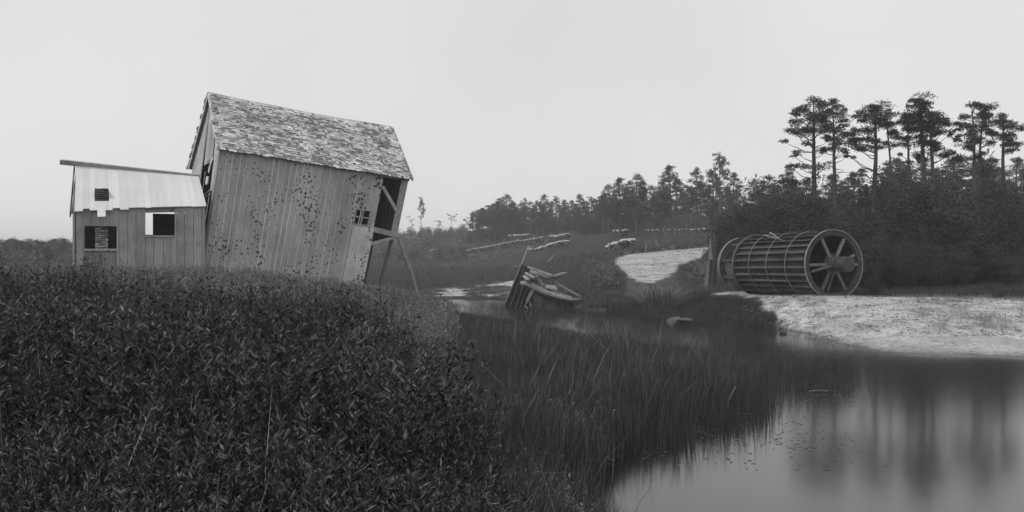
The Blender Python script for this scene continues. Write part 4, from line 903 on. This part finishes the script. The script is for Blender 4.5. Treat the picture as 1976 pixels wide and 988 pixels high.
# meadow
P=region(5200,63,150,690,1180,lambda px,d,x:(sandness(x,d)<.3)&(pond_sd(x,d)>.5),power=1.4)
scatter('meadow_grass','dark marsh meadow grass beyond the water channel',P,MG,rng.uniform(.7,1.2,len(P))*IN(P[:,1],[60,150],[.8,1.5]))
P=region(700,128,150,760,1060,None); scatter('pale_grass','strip of pale dry grass at the far edge of the meadow',P,PG,rng.uniform(1.2,2.2,len(P)))
P=region(2400,44,68,985,1400,lambda px,d,x:(pond_sd(x,d)>.3)&(sandness(x,d)<.3)&~((px>1195)&(px<1320)&(d>45))); scatter('slope_grass','mixed grass on the bank right of the sluice',P,MG,rng.uniform(.5,.9,len(P)))
CW=[(830,888,200),(898,1050,180),(978,1022,202),(1030,1097,144),(1063,1096,171),(1172,1224,108),(1184,1210,150),(1237,1368,215)]
def clear(px,d):
    k=np.ones(px.shape,bool)
    for a,b,q in CW: k&=~((px>a-4)&(px<b+4)&(d>q-q*.12)&(d<q+3))
    return k
P=region(4200,66,260,720,1540,lambda px,d,x:(sandness(x,d)<.2)&(d>IN(px,[720,1040,1060,1130,1200],[150,150,75,66,66]))&clear(px,d)&~((px<1050)&(d<150)),power=1.4)
scatter('slope_scrub','low scrub covering the cleared slope between the stacks',P,SC,rng.uniform(.45,1.0,len(P))*IN(P[:,1],[66,150,260],[.55,.7,1.0]))
P=region(1500,100,225,820,1380,lambda px,d,x:~clear(px,d)&(sandness(x,d)<.2)); scatter('slope_stubble','rough low growth around the feet of the cordwood stacks',P,MG,rng.uniform(.4,.75,len(P)))
P=region(500,48,62,1130,1420,lambda px,d,x:(sandness(x,d)<.1)&(pond_sd(x,d)>1)); P=P[(CX+F*P[:,0]/P[:,1]<1185)|(CX+F*P[:,0]/P[:,1]>1335)]; scatter('bank_scrub','dark low bushes on the bank either side of the sandy slope',P,SC,rng.uniform(.35,.7,len(P)))
P=region(1300,115,240,1130,1620,lambda px,d,x:(d>IN(px,[1130,1230,1370,1500],[190,222,222,115]))|((d>172)&(px<1230)),power=1.4)
P=np.concatenate([P,region(500,205,260,900,1170,None)])
scatter('wood_undergrowth','undergrowth beneath the pines of the far and middle woods',P,TH,rng.uniform(.4,.8,len(P))*IN(CX+F*P[:,0]/P[:,1],[940,1000,1200,1260],[.7,1.7,1.7,2.3]))
P=region(900,60,115,1400,2300,None,power=1.3); scatter('thicket_undergrowth','dark undergrowth filling the right wood',P,TH,rng.uniform(.7,1.25,len(P)))
P=region(900,120,300,-400,900,lambda px,d,x:~((px>690)&(d<150)),power=1.3); scatter('distant_scrub','distant scrub behind the shed and barn',P,SC,rng.uniform(1.2,2.4,len(P)))
P=region(1400,40,100,-300,640,lambda px,d,x:(pond_sd(x,d)>.5)&(sandness(x,d)<.3)); scatter('back_grass','grass behind the shed and barn',P,MG,rng.uniform(.6,1,len(P)))

# ------------------------------------------------------------------ small things
random.seed(3)
mb=MB()
tm=grass(401,n=1100,h=1.45,w=.55,bw=.018,tone=(.5,2.6),curve=.85,seg=6)
t=link('grass_tussock',tm,mat('tussock_grass',.12,rough=.7)); g_=Gp(1275,42.3); t.location=tuple(g_); t.scale=(1.35,1.1,1); tag(t,'big arching grass tussock on the pond edge left of the sandbar','tussock')
def rock(name,c,sx,sy,sz,label,cat,seed,m=M['rock'],rotz=0):
    r=np.random.default_rng(seed); bpyme=bpy.data.meshes.new(name); import bmesh
    bm=bmesh.new(); bmesh.ops.create_icosphere(bm,subdivisions=4,radius=1)
    pl_=[(r.normal(size=3),r.uniform(.55,.9)) for _ in range(9)]; pl_=[(n/np.linalg.norm(n),o) for n,o in pl_]
    for v in bm.verts:
        p=V(v.co)
        for n,o in pl_:
            q=p@n
            if q>o: p=p-n*(q-o)*.85
        p=p*(1+.05*math.sin(p[0]*5+seed)*math.sin(p[1]*6)+.03*math.sin(p[2]*13+p[0]*9)); v.co=p*V([sx,sy,sz])
    bm.to_mesh(bpyme); bm.free(); a=bpyme.attributes.new('tone','FLOAT','FACE'); a.data.foreach_set('value',np.ones(len(bpyme.polygons),np.float32))
    o=link(name,bpyme,m,smooth=True); o.location=tuple(c); o.rotation_euler=(0,0,rotz); return tag(o,label,cat)
c=V([(1300-CX)/F*34.8,34.8,.08]); rock('boulder',c,.38,.34,.3,'dark rounded boulder at the water edge of the grassy point','boulder',4)
c=V([(1320-CX)/F*34.6,34.6,.2]); rock('flat_stone',c,.34,.2,.1,'pale topped flat stone leaning on the boulder at the water edge','stone',8,rotz=.2)
c=V([(1511-CX)/F*31.2,31.2,.04]); rock('small_stone',c,.14,.1,.07,'small pale stone in the water at the left tip of the sandbar','stone',12)
# stakes in the meadow
for i,(px,d,hh,ln) in enumerate(((803,118,1.3,.1),(855,120,1.1,0),(874,122,1.2,.05),(896,120,1.2,-.02),(869,100,1.1,-.35),(905,112,1.9,.1),(790,100,1.4,-.2),(1246,87,1.0,.05))):
    g_=Gp(px,d); mb=MB(); mb.beam(g_-V([0,0,.2]),g_+V([ln*hh,0,hh]),.13,.1,1,taper=.7,jag=.05)
    tag(build('meadow_stake',mb,M['deadwood']),['short pale stake right of the barn prop pole','thin upright stake left of centre of the meadow','pale stake at the middle of the meadow edge','upright stake right in the meadow row','pale stake leaning left in the meadow','tallest bare snag stem on the far side of the meadow','leaning stake close behind the prop pole','small dark stake at the upper edge of the sandy slope'][i],'stake','stakes at the meadow edge')
# floating sticks at the reed margin
for i,(a,b,r) in enumerate((((1395,798),(1420,745),.012),((1290,800),(1450,802),.012),((1218,858),(1270,835),.014),((1180,868),(1205,868),.015),((1150,885),(1185,893),.02),((1560,757),(1600,757),.01),((1350,790),(1400,800),.012))):
    d=H*F/(max(a[1],b[1])-CY); P_=W(a[0],a[1],d); Q_=W(b[0],b[1],d)
    if i!=0: P_=V([*z0(*a),.02]); Q_=V([*z0(*b),.03])
    mb=MB(); mb.tube([P_,(P_+Q_)/2+V([0,0,.015]),Q_],[r,r,r*.5],5,1.1); tag(build('floating_reed',mb,M['deadwood']),['dry reed stalk slanting up from the reed margin','longest dry stalk lying on the water along the reed margin','dry stalk slanting on the water at the lower left of the pool','short dry stalk floating low at the left of the pool','dry stalk in the bottom left corner of the pool','pale stalk floating in the open water among thin reeds','short dry stalk beside the slanting one at the reed margin'][i],'stalk')
def scum(seed):
    r=np.random.default_rng(seed); mb=MB()
    for q in range(14):
        c=V([r.normal()*.3,r.normal()*.3,.003]); a=r.uniform(0,6.28); l=r.uniform(.01,.07); mb.beam(c,c+V([math.cos(a)*l,math.sin(a)*l,0]),r.uniform(.008,.02),.004,r.uniform(.3,.9))
    return mb.mesh('scum')
SCM=proto_collection('scum_proto',[scum(600+i) for i in range(3)],M['deadwood'])
P=region(80,11.5,30,1130,1700,lambda px,d,x:(pond_sd(x,d)<-.1)&(pond_sd(x,d)>-1.6-(px>1480)*1.5),power=1.2); P[:,2]=0
scatter('floating_litter','specks of dead leaf and reed floating near the reed margin',P,SCM,rng.uniform(.5,1.2,len(P)),tilt=0)
# a dark block by the prop foot
g_=Gp(822,40.0); mb=MB(); mb.beam(g_+V([-.15,0,.0]),g_+V([-.12,0,.55]),.34,.3,1,jag=.03); tag(build('timber_block',mb,M['dark_timber']),'dark upright timber block at the foot of the prop pole','block')

# ------------------------------------------------------------------ haze, sky, sun, camera
mb=MB(); x0,x1,y0,y1,z0_,z1_=-1150,1150,-120,1250,-8,19
mb.box8([(x0,y0,z0_),(x1,y0,z0_),(x1,y1,z0_),(x0,y1,z0_),(x0,y0,z1_),(x1,y0,z1_),(x1,y1,z1_),(x0,y1,z1_)])
hm=bpy.data.materials.new('haze_air'); hm.use_nodes=True; nt=hm.node_tree; nt.nodes.clear(); ou=nt.nodes.new('ShaderNodeOutputMaterial'); pv=nt.nodes.new('ShaderNodeVolumePrincipled'); pv.inputs['Color'].default_value=(.9,.9,.9,1); pv.inputs['Density'].default_value=.0009; nt.links.new(pv.outputs[0],ou.inputs['Volume'])
HZ=build('haze',mb,hm); tag(HZ,'thin pale haze in the air','haze',kind='stuff'); 
del HZ['category']
w=bpy.data.worlds.new('World'); scene.world=w; w.use_nodes=True; nt=w.node_tree; N=nt.nodes; L=nt.links; bg=N['Background']
SE,SAZ=math.radians(56),math.radians(-112)     # azimuth measured from +Y (view direction) towards +X
sky=N.new('ShaderNodeTexSky'); sky.sky_type='NISHITA'; sky.sun_disc=False; sky.sun_elevation=SE; sky.sun_rotation=SAZ
bw=N.new('ShaderNodeRGBToBW'); L.new(sky.outputs[0],bw.inputs[0])
mx=N.new('ShaderNodeMix'); mx.data_type='FLOAT'; mx.inputs[0].default_value=.75; L.new(bw.outputs[0],mx.inputs[2]); mx.inputs[3].default_value=8.3
tcs=N.new('ShaderNodeTexCoord'); cn=N.new('ShaderNodeTexNoise'); cn.inputs['Scale'].default_value=2.2; cn.inputs['Detail'].default_value=4; L.new(tcs.outputs['Generated'],cn.inputs['Vector'])
cr=N.new('ShaderNodeMapRange'); cr.inputs[1].default_value=.3; cr.inputs[2].default_value=.7; cr.inputs[3].default_value=.93; cr.inputs[4].default_value=1.07; L.new(cn.outputs['Fac'],cr.inputs[0])
cm=N.new('ShaderNodeMath'); cm.operation='MULTIPLY'; L.new(mx.outputs[0],cm.inputs[0]); L.new(cr.outputs[0],cm.inputs[1])
cb=N.new('ShaderNodeCombineColor')
for k in range(3): L.new(cm.outputs[0],cb.inputs[k])
L.new(cb.outputs[0],bg.inputs['Color']); bg.inputs['Strength'].default_value=.1
sl=bpy.data.lights.new('sun','SUN'); sl.energy=1.5; sl.angle=math.radians(10); so=bpy.data.objects.new('sun',sl); C.objects.link(so)
dirv=Vector((math.sin(SAZ)*math.cos(SE),math.cos(SAZ)*math.cos(SE),math.sin(SE))); so.rotation_euler=dirv.to_track_quat('Z','Y').to_euler()
cam=bpy.data.cameras.new('camera'); co=bpy.data.objects.new('camera',cam); C.objects.link(co); scene.camera=co
co.location=(0,0,H); co.rotation_euler=(math.radians(90),0,0); cam.sensor_width=36; cam.lens=36*F/1976; cam.clip_start=.1; cam.clip_end=6000
scene.view_settings.view_transform='Standard'; scene.view_settings.look='None'; scene.view_settings.exposure=.12; scene.view_settings.gamma=1
scene.cycles.max_bounces=5; scene.cycles.volume_bounces=0; scene.cycles.diffuse_bounces=2; scene.cycles.glossy_bounces=3
